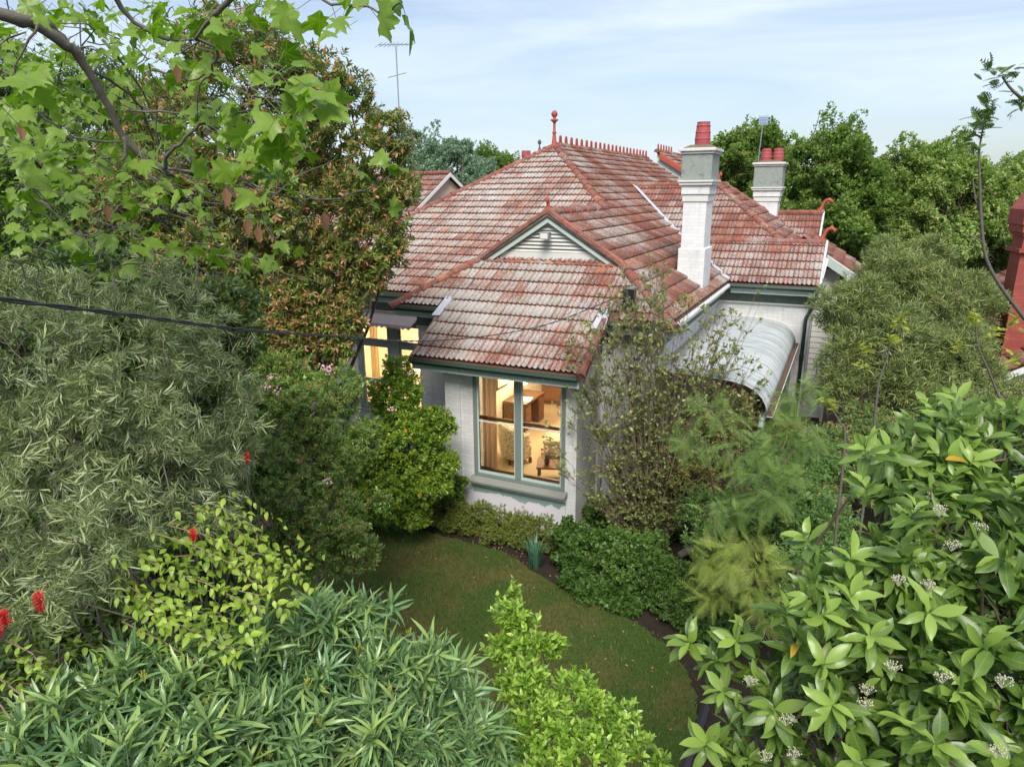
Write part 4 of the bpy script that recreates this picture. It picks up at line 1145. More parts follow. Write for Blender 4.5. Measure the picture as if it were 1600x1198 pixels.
def curve_pts(a, b, sag=0., wob=.05, n=6):
    a, b = Vector(a), Vector(b); L = (b-a).length; r = [Vector((random.gauss(0, 1), random.gauss(0, 1), random.gauss(0, .5))) for _ in range(2)]
    return [a.lerp(b, i/n)+Vector((0, 0, sag*L*math.sin(PI*i/n)))+r[0]*wob*L*math.sin(PI*i/n)*.5+r[1]*wob*L*.35*math.sin(2*PI*i/n) for i in range(n+1)]
def limbs(parent, origin, base, top, r, ends, mat, frac=.0, tips=None, tr=.006, name='trunk'):
    """tapered trunk and one limb to each lobe, thin branches to some of the tips"""
    O = Vector(origin)
    base, top = Vector(base), Vector(top)
    p = curve_pts(base, top, 0, .06, 8)
    MB().tube([q-O for q in p], [r*(1.15-.55*i/8) for i in range(9)], 9).build(name, mat, parent, smooth=True)
    m = MB()
    for e in ends:
        e = Vector(e[:3]); j = p[random.choice((5, 6, 7, 8))]
        q = curve_pts(j, e, .06, .12, 6); m.tube([x-O for x in q], [max(tr, r*(.45-.055*i)) for i in range(7)], 6)
    if tips is not None:
        for k, ti in enumerate(tips):
            e = Vector(ti[0]); s = Vector(ti[1]); q = curve_pts(s, e, .03, .12, 3)
            m.tube([x-O for x in q], [tr*1.6, tr*1.2, tr, tr*.5], 3, cap=False)
    if len(m.v): m.build('branches', mat, parent, smooth=True, kind='stuff')
def plant(name, label, cat_, base, group=None):
    return thing(name, label, cat_, base, 0, group)
def bush(name, label, cat_, base, blobs, ntw, tpls, mat, L=.2, n=10, size=1., bark='bark', trunk_r=.05, top=None, group=None, shell=.3, up=.35, jit=.5, front=True, nobj=0, tipfrac=.08, lump=.18, tr=.006, leafname='leaf', extra=None, stems=True, low=-1., clump=1.5, **gk):
    base = Vector(base); root = plant(name, label, cat_, base, group)
    P, D, idx, rr = crown_pts(blobs, ntw, shell, up, jit, front, low, lump, clump)
    lv = grow(P, D, L, n, size, **gk)
    if extra is not None: lv = cat(lv, extra)
    if nobj: lv = singles(leafname, tpls, lv, mat, root, base, nobj)
    batch('foliage', tpls, lv, mat, root, base)
    if stems:
        c = Vector((sum(b[0] for b in blobs)/len(blobs), sum(b[1] for b in blobs)/len(blobs), sum(b[2] for b in blobs)/len(blobs)))
        tp = top or base.lerp(c, .55)
        k = min(len(P), int(tipfrac*len(P)))
        ii = rng.choice(len(P), k, replace=False) if k else []
        tips = [(P[i], Vector(blobs[idx[i]][:3]).lerp(Vector(P[i]), random.uniform(.3, .6))+Vector((random.gauss(0, .22), random.gauss(0, .22), -abs(random.gauss(0, .2))))*blobs[idx[i]][3]) for i in ii]
        limbs(root, base, base, tp, trunk_r, blobs, MT[bark], tips=tips, tr=tr)
    return root, P, D
def WB(px, py, Y, r, rz=None):
    p = W(px, py, Y); return (p.x, p.y, p.z, r, rz or r)
def gp(x, y): return Vector((x, y, 0))

# --- distant trees
MT['l_far'] = leaf_mat('leaf_far_green', (.028, .062, .016), (.100, .165, .040), (.20, .21, .06), .6, trans=.25, rough=.6, gloss=.2)
MT['l_far2'] = leaf_mat('leaf_far_light', (.045, .085, .025), (.150, .215, .065), (.30, .31, .12), .7, trans=.25, rough=.6, gloss=.2)
MT['l_gum'] = leaf_mat('leaf_gum_blue', (.075, .125, .10), (.15, .215, .17), trans=.2, rough=.6, gloss=.2)
ts = [leaf_small(.17, .10), leaf_small(.14, .10, .4, .3)]
def far_tree(label, base, blobs, n, mat, size=1., tr=.12, grp='trees beyond the house roof', name='leafy_tree'):
    bush(name, label, 'tree', base, blobs, n, ts, MT[mat], L=.45, n=9, size=size, trunk_r=tr*1.6, tipfrac=.05, tr=.02, flat=.4, group=grp, shell=.18, jit=.7, lump=.42, clump=1.2)
far_tree('broad dark green tree behind the second chimney', (13.5, 31, 0), [WB(1290, 290, 27, 2.1), WB(1250, 330, 27, 2.0), WB(1325, 345, 26, 1.6), WB(1260, 262, 28, 1.2), WB(1318, 275, 27, .9), WB(1300, 390, 25, 2.0), WB(1210, 300, 28, 1.4)], 9500, 'l_far')
far_tree('olive tree with a high rounded top just behind the front chimney', (11.5, 36, 0), [WB(1170, 232, 33, 1.5, 1.3), WB(1150, 270, 33, 1.7), WB(1200, 240, 34, 1.0), WB(1130, 240, 34, .9), WB(1180, 300, 33, 1.7)], 4500, 'l_far')
far_tree('big light green tree in the right background', (17.5, 29, 0), [WB(1440, 300, 28, 1.9), WB(1410, 330, 28, 1.8), WB(1480, 320, 28, 2.0), WB(1440, 350, 27, 2.0), WB(1410, 290, 29, .8), WB(1470, 265, 29, 1.0), WB(1400, 390, 27, 1.8), WB(1440, 258, 29, .9)], 9000, 'l_far2')
far_tree('rounded tree standing behind the thin sapling at far right', (21, 31, 0), [WB(1540, 320, 29, 1.6), WB(1520, 350, 28, 1.5), WB(1585, 310, 30, 1.9), WB(1560, 370, 28, 1.9), WB(1600, 280, 32, 1.0), WB(1500, 300, 30, .9)], 6000, 'l_far2')
far_tree('small distant tree above the corner of the far office', (40, 84, 0), [WB(1385, 262, 80, 2.6, 1.2), WB(1420, 268, 80, 3., 1.3), WB(1350, 275, 80, 3., 1.6)], 900, 'l_far', 2.2, grp=None)
far_tree('blue green gum tree above the neighbour gable on the left', (-4, 46, 0), [WB(690, 262, 42, 1.4), WB(715, 245, 42, 1.3), WB(715, 280, 41, 1.7), WB(740, 268, 42, 1.3), WB(675, 290, 41, 1.3), WB(750, 288, 42, 1.0), WB(672, 250, 43, .8)], 5200, 'l_gum', .95, grp=None, name='gum_tree')
far_tree('small olive tree right of the blue green gum', (-1.5, 56, 0), [WB(770, 258, 55, 1.5), WB(785, 275, 54, 1.4), WB(755, 270, 56, 1.5), WB(800, 272, 58, .9)], 1500, 'l_far', 1.2, grp=None)
far_tree('faint grey tree at the far left skyline', (-9.2, 62, 0), [WB(650, 240, 60, 1.8, 2.3), WB(668, 262, 60, 1.4)], 700, 'l_gum', 1.5, grp=None)
# backing woodland so that the skyline closes
bl = []
for i in range(26):
    px = -200+i*80; bl.append(WB(px, 282+random.uniform(-5, 6), 95, 5.5, 2.0))
root = None
P, D, idx, rr = crown_pts(bl, 5200, .25, .4, .5)
lv = grow(P, D, 1.2, 5, 4.0)
o = batch('woodland', ts, lv, MT['l_far'], None, (0, 0, 0)); tag(o, 'far wooded skyline behind the houses')

# --- dark shade tree left background
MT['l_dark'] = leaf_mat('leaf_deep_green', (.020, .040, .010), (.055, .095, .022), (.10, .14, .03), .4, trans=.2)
ts_d = [leaf_small(.09, .045), leaf_small(.08, .04, .4, .3)]
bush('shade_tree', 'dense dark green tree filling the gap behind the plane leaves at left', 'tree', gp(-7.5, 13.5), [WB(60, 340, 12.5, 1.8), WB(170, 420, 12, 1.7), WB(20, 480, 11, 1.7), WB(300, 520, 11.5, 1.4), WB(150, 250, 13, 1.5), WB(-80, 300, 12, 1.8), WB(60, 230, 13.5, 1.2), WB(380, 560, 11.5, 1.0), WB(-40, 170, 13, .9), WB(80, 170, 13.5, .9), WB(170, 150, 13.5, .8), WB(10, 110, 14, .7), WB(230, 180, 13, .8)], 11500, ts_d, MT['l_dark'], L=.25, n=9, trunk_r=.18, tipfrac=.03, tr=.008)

# --- red-tipped tree
MT['l_pho'] = leaf_mat('leaf_photinia', (.022, .060, .010), (.130, .200, .028), (.50, .14, .125), .50, under=(.16, .19, .07), rough=.34, trans=.22)
ts_p = [leaf_tpl(.105, .036, 2, .2, .25), leaf_tpl(.095, .034, 2, .3, .35)]
ph_bl = [WB(500, 330, 12.3, 1.25), WB(430, 250, 12.6, 1.3), WB(400, 190, 11.6, 1.45), WB(520, 210, 11.2, 1.05), WB(575, 270, 10.9, .80), WB(560, 350, 10.7, .85), WB(595, 385, 10.5, .45), WB(470, 320, 11, 1.2), WB(320, 240, 11.8, 1.4), WB(440, 440, 10.8, .8), WB(520, 430, 10.6, .62), WB(250, 330, 11.8, 1.2),
         WB(350, 115, 12, .85), WB(470, 140, 11.6, .75), WB(545, 160, 11.3, .45), WB(610, 215, 11, .42), WB(480, 480, 10.5, .40), WB(430, 520, 10.4, .42), WB(340, 400, 11.3, 1.1), WB(585, 430, 10.4, .28), WB(510, 500, 10.3, .38), WB(545, 465, 10.3, .32), WB(470, 545, 10.3, .4), WB(390, 560, 10.5, .55), WB(545, 500, 10.2, .28), WB(530, 540, 10.2, .25), WB(500, 560, 10.6, .4), WB(440, 490, 10.5, .5), WB(420, 85, 12, .45), WB(622, 300, 10.8, .36)]
bush('red_tipped_tree', 'big tree with glossy leaves and pink red tips left of the roof', 'tree', gp(-4.3, 12.0), ph_bl, 8600, ts_p, MT['l_pho'], L=.16, n=11, trunk_r=.09, tipfrac=.05, flat=.35, shell=.18, jit=.55, lump=.30, bark='bark')
# a few sharp shoots out of the top
# --- shrubs against the house
MT['l_cam'] = leaf_mat('leaf_camellia', (.022, .065, .008), (.150, .235, .022), (.22, .28, .04), .5, rough=.28, trans=.22, dead=.012, hue=(.5, .24, .03))
ts_c = [leaf_tpl(.085, .042, 2, .25, .3), leaf_tpl(.075, .038, 2, .3, .4)]
bush('camellia_bush', 'bright glossy green bush in front of the wall left of the bay', 'bush', gp(-1.95, 12.0), [WB(640, 690, 11.7, .72), WB(610, 760, 11.5, .75), WB(665, 740, 11.6, .62), WB(620, 620, 11.9, .50), WB(680, 660, 11.8, .38), WB(575, 700, 11.5, .6), WB(620, 575, 11.9, .26), WB(700, 720, 11.7, .25), WB(560, 790, 11.2, .35), WB(650, 800, 11.4, .32)], 3300, ts_c, MT['l_cam'], L=.15, n=11, trunk_r=.06, flat=.45, shell=.17, lump=.17, tipfrac=.06)
MT['l_abe'] = leaf_mat('leaf_escallonia', (.030, .075, .020), (.17, .265, .075), (.34, .20, .07), .30, rough=.4, trans=.22, dead=.045, hue=(.40, .13, .05))
ts_a = [leaf_tpl(.062, .022, 2, .25, .2), leaf_small(.055, .022)]
ab = [WB(470, 640, 8.6, .60), WB(530, 610, 8.9, .42), WB(420, 700, 8.3, .65), WB(500, 720, 8.4, .62), WB(430, 800, 7.8, .62), WB(520, 810, 8.0, .50), WB(400, 590, 8.8, .50), WB(350, 640, 8.6, .55), WB(570, 680, 8.6, .28), WB(470, 860, 7.6, .42), WB(540, 870, 7.9, .28), WB(575, 860, 8.1, .22), WB(360, 760, 7.9, .6), WB(450, 580, 9, .32), WB(595, 780, 8.3, .14)]
r_, P_, D_ = bush('escallonia_bush', 'sprawling small leaved bush with orange tinted tips and pink flowers', 'bush', gp(-2.9, 8.9), ab, 6400, ts_a, MT['l_abe'], L=.13, n=11, trunk_r=.05, flat=.35, shell=.2, lump=.34, tipfrac=.05, tr=.004, bark='bark_grey')
def florets(parent, base, centers, mat, r=.008, n=14, spread=.03, name='flower_cluster', ns=5):
    for c in centers:
        m = MB()
        for i in range(n):
            q = Vector((random.gauss(0, spread), random.gauss(0, spread), random.gauss(0, spread*.7)))
            m.ball(Vector(c)-Vector(base)+q, r*random.uniform(.7, 1.2), 4)
        m.build(name, mat, parent, smooth=True, kind='stuff')
pinkm = simple('petal_pink', (.68, .42, .44), .7)
florets(r_, gp(-2.9, 8.9), [W(*p) for p in ((505, 573, 8.3), (515, 582, 8.3), (418, 605, 8.1), (425, 590, 8.2), (388, 618, 8.0), (430, 612, 8.1), (512, 750, 7.7), (390, 590, 8.1), (612, 640, 8.3), (640, 585, 11.4), (515, 575, 8.2))], pinkm, .012, 12, .03)

# fern frond plant by the left wall, hedge and bed plants
MT['l_fern'] = leaf_mat('leaf_fern', (.035, .075, .012), (.09, .16, .03), trans=.3)
def fronds(name, label, cat_, base, n, L, mat, top=0., az=(0, 2*PI), el=(.5, 1.1), stem=None, size=(.7, 1.15), bark='bark', tpl=None, r=.06):
    base = Vector(base); root = plant(name, label, cat_, base); P = np.tile(np.array(base)+np.array([0, 0, top]), (n, 1))
    a = rng.uniform(az[0], az[1], n); e = rng.uniform(el[0], el[1], n)
    Y = np.stack([np.cos(a)*np.cos(e), np.sin(a)*np.cos(e), np.sin(e)], 1); Z = nrm(np.array([0, 0, 1.])-Y*Y[:, 2:3]); X = np.cross(Y, Z)
    lv = dict(P=P, X=X, Y=Y, Z=Z, s=rng.uniform(*size, n), k=np.full(n, .6), t=rng.random(n))
    batch('fronds', tpl or [frond_tpl(L, 18, .14, .018, True, .45)], lv, mat, root, base)
    if top: MB().tube([(0, 0, 0), (.02, .01, top)], [r, r*.8], 8).build('trunk', MT[bark], root)
    return root
fronds('tree_fern', 'fern crown with long fronds by the shaded wall left of the awning window', 'fern', hw(-5.1, 1.7), 16, .9, MT['l_fern'], top=1.7, el=(.1, .8))
MT['l_hedge'] = leaf_mat('leaf_azalea', (.045, .075, .012), (.13, .165, .028), (.21, .16, .05), .45, trans=.2, rough=.45)
ts_h = [leaf_small(.040, .020), leaf_small(.036, .019, .4, .3)]
hp = [G(700, 812), G(735, 818), G(775, 818), G(815, 822), G(855, 826), G(885, 832)]
bush('azalea_hedge', 'low olive green hedge under the sill of the lit bay window', 'hedge', hw(.4, -.5), [(*hw(-1.3+.42*i, -.5-.12*(i % 2), .28+.2*(i < 2)), .40, .38+.14*(i < 2)) for i in range(8)], 6400, ts_h, MT['l_hedge'], L=.07, n=9, trunk_r=.02, flat=.5, shell=.22, tipfrac=.02, tr=.003, lump=.25)
MT['l_ivy'] = leaf_mat('leaf_broad_soft', (.05, .09, .015), (.11, .17, .03), trans=.3, rough=.5)
bush('broad_leaf_plant', 'soft broad leaved plant climbing at the left corner of the bay', 'plant', hw(-.55, -.42), [tuple(hw(-.62, -.45, 1.0))+(.26,), tuple(hw(-.38, -.34, .62))+(.28,), tuple(hw(-.6, -.35, .45))+(.3,), tuple(hw(-.5, -.4, 1.25))+(.17,), tuple(hw(-.2, -.3, .85))+(.15,)], 420, [leaf_plane(.13, 3), leaf_tpl(.11, .09, 2, .1, .3)], MT['l_ivy'], L=.1, n=4, trunk_r=.015, flat=.4, shell=.25)
MT['l_bed'] = leaf_mat('leaf_bed_dark', (.022, .055, .012), (.065, .125, .025), (.14, .18, .04), .3, trans=.22, rough=.4)
MT['l_bed2'] = leaf_mat('leaf_bed_green', (.018, .050, .010), (.062, .115, .022), trans=.25, rough=.4)
ts_b = [leaf_tpl(.085, .052, 2, .15, .3), leaf_tpl(.07, .045, 2, .2, .3)]
ts_b2 = [leaf_small(.05, .025), leaf_small(.045, .025, .3, .4)]
def bedbush(label, px, py, blobs, cnt, mat, ts_=ts_b, **k):
    g = G(px, py)
    kw = dict(L=.13, n=8, trunk_r=.02, flat=.5, lump=.34, jit=.75, shell=.26, tipfrac=.03, tr=.003, group='bushes in the garden bed'); kw.update(k)
    bush('garden_bush', label, 'bush', g, [(g.x+x, g.y+y, z, r, rz) for x, y, z, r, rz in blobs], cnt, ts_, MT[mat], **kw)
bedbush('leafy bush right behind the spiky iris clump', 900, 890, [(0, 0, .35, .36, .36), (.35, .1, .45, .34, .4), (-.1, .35, .5, .32, .35), (.05, -.25, .2, .3, .22)], 1100, 'l_bed2')
bedbush('dark bush at the foot of the many stemmed shrub', 985, 925, [(0, 0, .42, .46, .5), (.1, .45, .6, .4, .4), (.35, -.2, .3, .38, .32), (-.25, .25, .4, .35, .4), (.3, .3, .45, .4, .4)], 1300, 'l_bed')
bedbush('low broad leaved clump along the curved lawn edge', 925, 935, [(0, .0, .16, .26, .18), (.25, -.12, .15, .24, .17), (-.2, .2, .18, .24, .2), (.48, -.3, .14, .24, .17)], 700, 'l_bed2', [leaf_tpl(.12, .07, 2, .15, .35)], n=6)
bedbush('fine leaved blue green bush left of the feathery wattle', 1070, 965, [(0, 0, .35, .5, .4), (.4, .2, .45, .5, .5), (-.3, .4, .45, .45, .45), (.1, -.4, .2, .35, .25), (.55, -.3, .3, .4, .35)], 3000, 'l_bed', ts_b2, L=.09, n=10)
bedbush('shadowed green bush at the back of the bed by the wall', 965, 835, [(0, 0, .3, .4, .35), (.5, 0, .35, .4, .4), (-.4, .1, .3, .3, .35), (1.0, .0, .4, .45, .45)], 1500, 'l_bed')
bedbush('dark green bush below the small bright camellia', 610, 822, [(0, 0, .25, .35, .28), (.45, 0, .25, .32, .3), (-.45, .1, .3, .38, .35)], 1100, 'l_bed')
# iris
def iris():
    g = G(836, 886); root = plant('iris_clump', 'blue green clump of sword leaves at the curve of the lawn', 'plant', g)
    m = MB()
    for i in range(34):
        a = random.uniform(0, 2*PI); r = random.uniform(0, .12); l = random.uniform(.38, .66); t = random.uniform(.1, .6); w = random.uniform(.010, .016)
        b = Vector((r*math.cos(a), r*math.sin(a), 0)); d = Vector((math.cos(a), math.sin(a), 0)); x = Vector((-math.sin(a), math.cos(a), 0))*w
        p = [b, b+d*t*l*.35+Vector((0, 0, l*.6)), b+d*t*l*.95+Vector((0, 0, l*(1-.35*t)))]
        m = MB().add([p[0]-x, p[0]+x, p[1]-x, p[1]+x, p[2]], [(0, 1, 3, 2), (2, 3, 4)])
        m.build('leaf', simple('iris_blade', (.045, .12, .07), .5) if i == 0 else bpy.data.materials['iris_blade'], root)
iris()

# --- many-stemmed bare shrub before the verandah
MT['l_bare'] = leaf_mat('leaf_sparse', (.055, .08, .022), (.22, .25, .085), (.36, .33, .16), .4, under=(.24, .26, .14), rough=.35, trans=.25, dead=.05, hue=(.30, .20, .08))
def stem_shrub(name, label, base, tips, mat, leafm, tpls, nlat=6, lpt=5, size=1., r=.016, seed=3, latlen=.5, split=.35, sub=2):
    rs = random.Random(seed); base = Vector(base); root = plant(name, label, 'shrub', base)
    m = MB(); LP, LD = [], []; k = 0
    for tip in tips:
        tip = Vector(tip); L = (tip-base).length
        b0 = base+Vector((rs.uniform(-.12, .12), rs.uniform(-.12, .12), 0))
        mid = b0.lerp(tip, .35); mid.z = b0.z+(tip.z-b0.z)*.30; mid += Vector((rs.gauss(0, .06), rs.gauss(0, .06), 0))
        pts = []
        for i in range(11):
            t = i/10; p = b0*(1-t)**2+mid*2*t*(1-t)+tip*t*t
            if i: p = p+Vector((rs.gauss(0, .018), rs.gauss(0, .018), 0))
            pts.append(p)
        rr = r*rs.uniform(.6, 1.3)
        m.tube([p-base for p in pts], [max(.0022, rr*(1-.088*i)) for i in range(11)], 5, cap=False)
        for j in range(nlat):
            t = rs.uniform(split, .98); i = min(9, int(t*10)); p = pts[i].lerp(pts[i+1], t*10-i); d = (pts[i+1]-pts[i]).normalized()
            a = rs.uniform(0, 2*PI); e = rs.uniform(.35, .85); sd_ = Vector((math.cos(a), math.sin(a), 0))
            dd = (d*math.cos(e)+sd_*math.sin(e)).normalized(); l = latlen*rs.uniform(.4, 1.1)*(1.15-t*.5)
            q = [p+dd*l*s+Vector((0, 0, .10*l*s*s)) for s in (0, .33, .66, 1)]
            m.tube([x-base for x in q], [max(.002, rr*.35), .003, .0024, .0016], 3, cap=False)
            for s in range(sub+1):
                if s == 0: u0, u1 = p, q[-1]
                else:
                    u0 = p.lerp(q[-1], rs.uniform(.25, .8)); a2 = rs.uniform(0, 2*PI); u1 = u0+(dd+Vector((math.cos(a2), math.sin(a2), .2))*.8).normalized()*l*rs.uniform(.3, .5)
                    m.tube([u0-base, u1-base], [.0024, .0014], 3, cap=False)
                for _ in range(rs.randint(0, lpt)):
                    LP.append(u0.lerp(u1, rs.uniform(.35, 1))); LD.append((u1-u0).normalized()+Vector((rs.gauss(0, .7), rs.gauss(0, .7), rs.gauss(.1, .6))))
    m.build('stems', mat, root, smooth=True, kind='stuff')
    P = np.array(LP); Y = nrm(np.array(LD)); Z = rng.normal(size=P.shape)*.6+np.array([0, 0, 1.]); Z = nrm(Z-Y*(Z*Y).sum(1, keepdims=True)); X = np.cross(Y, Z)
    lv = dict(P=P, X=X, Y=Y, Z=Z, s=rng.uniform(.65, 1.25, len(P))*size, k=rng.random(len(P)), t=rng.random(len(P)))
    batch('foliage', tpls, lv, leafm, root, base)
    return root
sb = G(1015, 862)
tips = []
for i in range(84):
    px = random.gauss(1015, 74); top = 388+abs(px-1010)*.8+abs(random.gauss(0, 60)); tips.append(W(min(1190, max(890, px)), min(top, 700), sb.y+random.uniform(-.55, .5)))
for i in range(26): tips.append(W(random.uniform(1085, 1200), random.uniform(430, 640), sb.y+random.uniform(-.3, .5)))
for p in ((900, 560), (885, 600), (905, 640), (890, 690), (870, 620), (1150, 480), (1165, 560), (1130, 500), (1190, 600), (1200, 640), (1175, 690), (1140, 620), (925, 500), (1080, 440), (1110, 480), (835, 650), (860, 700), (880, 740), (1090, 730), (925, 760), (950, 790), (1080, 800)):
    tips.append(W(*p, sb.y+random.uniform(-.6, .4)))
stem_shrub('many_stemmed_shrub', 'tall thin stemmed shrub with sparse small leaves right of the lit window', sb, tips, MT['bark_pale'], MT['l_bare'], [leaf_tpl(.062, .034, 2, .25, .2), leaf_tpl(.05, .03, 2, .3, .3)], nlat=20, lpt=6, size=1.15, latlen=.5, r=.013, split=.14)
r_ = bpy.data.objects['many_stemmed_shrub']
MB().tube([(0, 0, 0), (.02, .02, .25), (.10, 0, .45)], [.07, .06, .04], 8).build('trunk', MT['bark_pale'], r_, smooth=True)

# --- gnarled trunk lying in the bed, wattle
wt = G(1150, 905); root = None
MT['l_wat'] = leaf_mat('leaf_wattle', (.04, .085, .025), (.11, .18, .05), (.24, .28, .08), .7, trans=.3, rough=.5)
MT['l_wat2'] = leaf_mat('leaf_wattle_yellow', (.07, .12, .025), (.20, .25, .06), (.34, .34, .10), .6, trans=.3, rough=.5)
fr_b = [frond_tpl(.34, 15, .095, .0042, True, .35), frond_tpl(.30, 14, .085, .0042, True, .55)]
fr_t = [frond_tpl(.19, 12, .055, .0035, True, .25), frond_tpl(.16, 10, .05, .0035, True, .4)]
wb_ = [WB(1160, 700, 8.8, .45, .3), WB(1110, 640, 9.2, .35, .22), WB(1200, 760, 8.4, .45, .3), WB(1080, 690, 9.2, .30, .2), WB(1230, 680, 9.3, .5, .3), WB(1130, 790, 8.5, .4, .25), WB(1250, 620, 10, .4, .25)]
bush('wattle_tree', 'feathery leaved tree with bare tan branches before the verandah', 'tree', wt, wb_, 230, fr_b, MT['l_wat'], L=.25, n=3, size=1.0, trunk_r=.06, flat=.8, shell=.7, bark='bark_pale', tipfrac=.35, tr=.005, up=.1)
wb2 = [WB(1160, 870, 7.8, .42, .16), WB(1120, 920, 7.9, .28, .2), WB(1190, 920, 7.6, .35, .25), WB(1170, 840, 8.2, .3, .2), WB(1205, 950, 7.4, .25, .2), WB(1110, 870, 8.2, .25, .15)]
bush('wattle_seedling', 'yellow green feathery foliage mound beside the lawn bed', 'shrub', G(1165, 965), wb2, 85, fr_b, MT['l_wat2'], L=.15, n=3, trunk_r=.02, flat=.8, shell=.5, tipfrac=.2, tr=.003, up=.0, size=1.05)
pts = [G(1060, 885)+Vector((0, 0, .22)), G(1090, 872)+Vector((0, 0, .30)), G(1125, 862)+Vector((0, 0, .5)), G(1150, 850)+Vector((0, 0, .75)), G(1200, 830)+Vector((0, 0, .9))]
o = MB().tube([p-pts[0] for p in pts], [.06, .09, .08, .06, .04], 8).build('leaning_trunk', MT['bark_grey'], None, smooth=True); o.location = pts[0]
tag(o, 'thick grey trunk lying low across the garden bed', 'trunk')

# --- right side masses
MT['l_mid'] = leaf_mat('leaf_nandina', (.045, .10, .03), (.12, .20, .06), (.36, .16, .10), .5, trans=.25)
bush('nandina_bush', 'green bush with pinkish new growth below the side path', 'bush', G(1330, 760), [WB(1290, 690, 12, .6, .45), WB(1370, 680, 12, .7, .5), WB(1240, 720, 11.5, .6, .5), WB(1330, 740, 11, .8, .6), WB(1420, 720, 11.5, .8, .6), WB(1260, 780, 10.5, .7, .6), WB(1350, 650, 12.8, .5, .35), WB(1210, 690, 12, .4, .3)], 3400, [leaf_small(.065, .032), leaf_small(.06, .03, .4, .3)], MT['l_mid'], L=.16, n=9, trunk_r=.04, tipfrac=.05)
MT['l_pod'] = leaf_mat('leaf_oleander_far', (.045, .08, .030), (.175, .215, .085), (.29, .30, .10), .6, trans=.25, under=(.24, .28, .16))
ts_n = [leaf_tpl(.13, .016, 2, .1, .3), leaf_small(.12, .015, .2, .25)]
bush('feathery_bush', 'large soft narrow leaved bush right of the house', 'bush', gp(8.6, 15.5), [WB(1400, 440, 16, 1.1, .9), WB(1330, 480, 15.4, .9, .8), WB(1470, 470, 15.6, 1.2, 1.), WB(1400, 530, 14.6, 1.1, .9), WB(1330, 560, 14.6, .75), WB(1480, 530, 14.8, .9, .8), WB(1470, 570, 14, 1.1), WB(1420, 610, 13.6, .9), WB(1550, 640, 13.2, .9), WB(1310, 600, 14.4, .55), WB(1520, 670, 12.6, .9), WB(1450, 400, 16.4, .6, .5), WB(1380, 400, 16.4, .5, .5)], 6200, ts_n, MT['l_pod'], L=.2, n=11, size=1.35, trunk_r=.09, tipfrac=.04, flat=.3, shell=.28)
MT['l_fill'] = leaf_mat('leaf_fill_green', (.022, .065, .018), (.10, .19, .05), (.22, .27, .08), .4, trans=.25)
bush('mixed_shrub', 'layered mid green shrub between the tan branched wattle and the verandah', 'shrub', G(1190, 850), [WB(1220, 770, 9.6, .62, .5), WB(1160, 800, 9.6, .5), WB(1270, 820, 9.0, .6, .5), WB(1250, 880, 8.2, .5), WB(1100, 790, 10.2, .45), WB(1190, 720, 10.4, .45), WB(1260, 720, 10.6, .6, .5), WB(1300, 890, 8.2, .5), WB(1110, 840, 9.4, .4), WB(1230, 940, 7.6, .4)], 3000, [leaf_tpl(.075, .032, 2, .2, .3), leaf_small(.06, .02)], MT['l_fill'], L=.16, n=9, trunk_r=.03, lump=.3, tipfrac=.05)
bush('mixed_shrub', 'brownish green twiggy shrub under the verandah gutter', 'shrub', G(1120, 780), [WB(1130, 700, 11.2, .5), WB(1180, 670, 11.6, .5, .4), WB(1080, 740, 11, .45), WB(1215, 660, 12.4, .45, .4), WB(1150, 640, 11.4, .35), WB(1070, 680, 11.4, .35), WB(1120, 655, 11.2, .4), WB(1185, 630, 11.8, .3)], 1500, [leaf_small(.07, .035), leaf_small(.06, .03, .4, .3)], leaf_mat('leaf_bronze', (.05, .065, .02), (.16, .18, .06), (.26, .14, .07), .5), L=.2, n=8, trunk_r=.03, lump=.3, shell=.35, tipfrac=.3, bark='bark_pale')
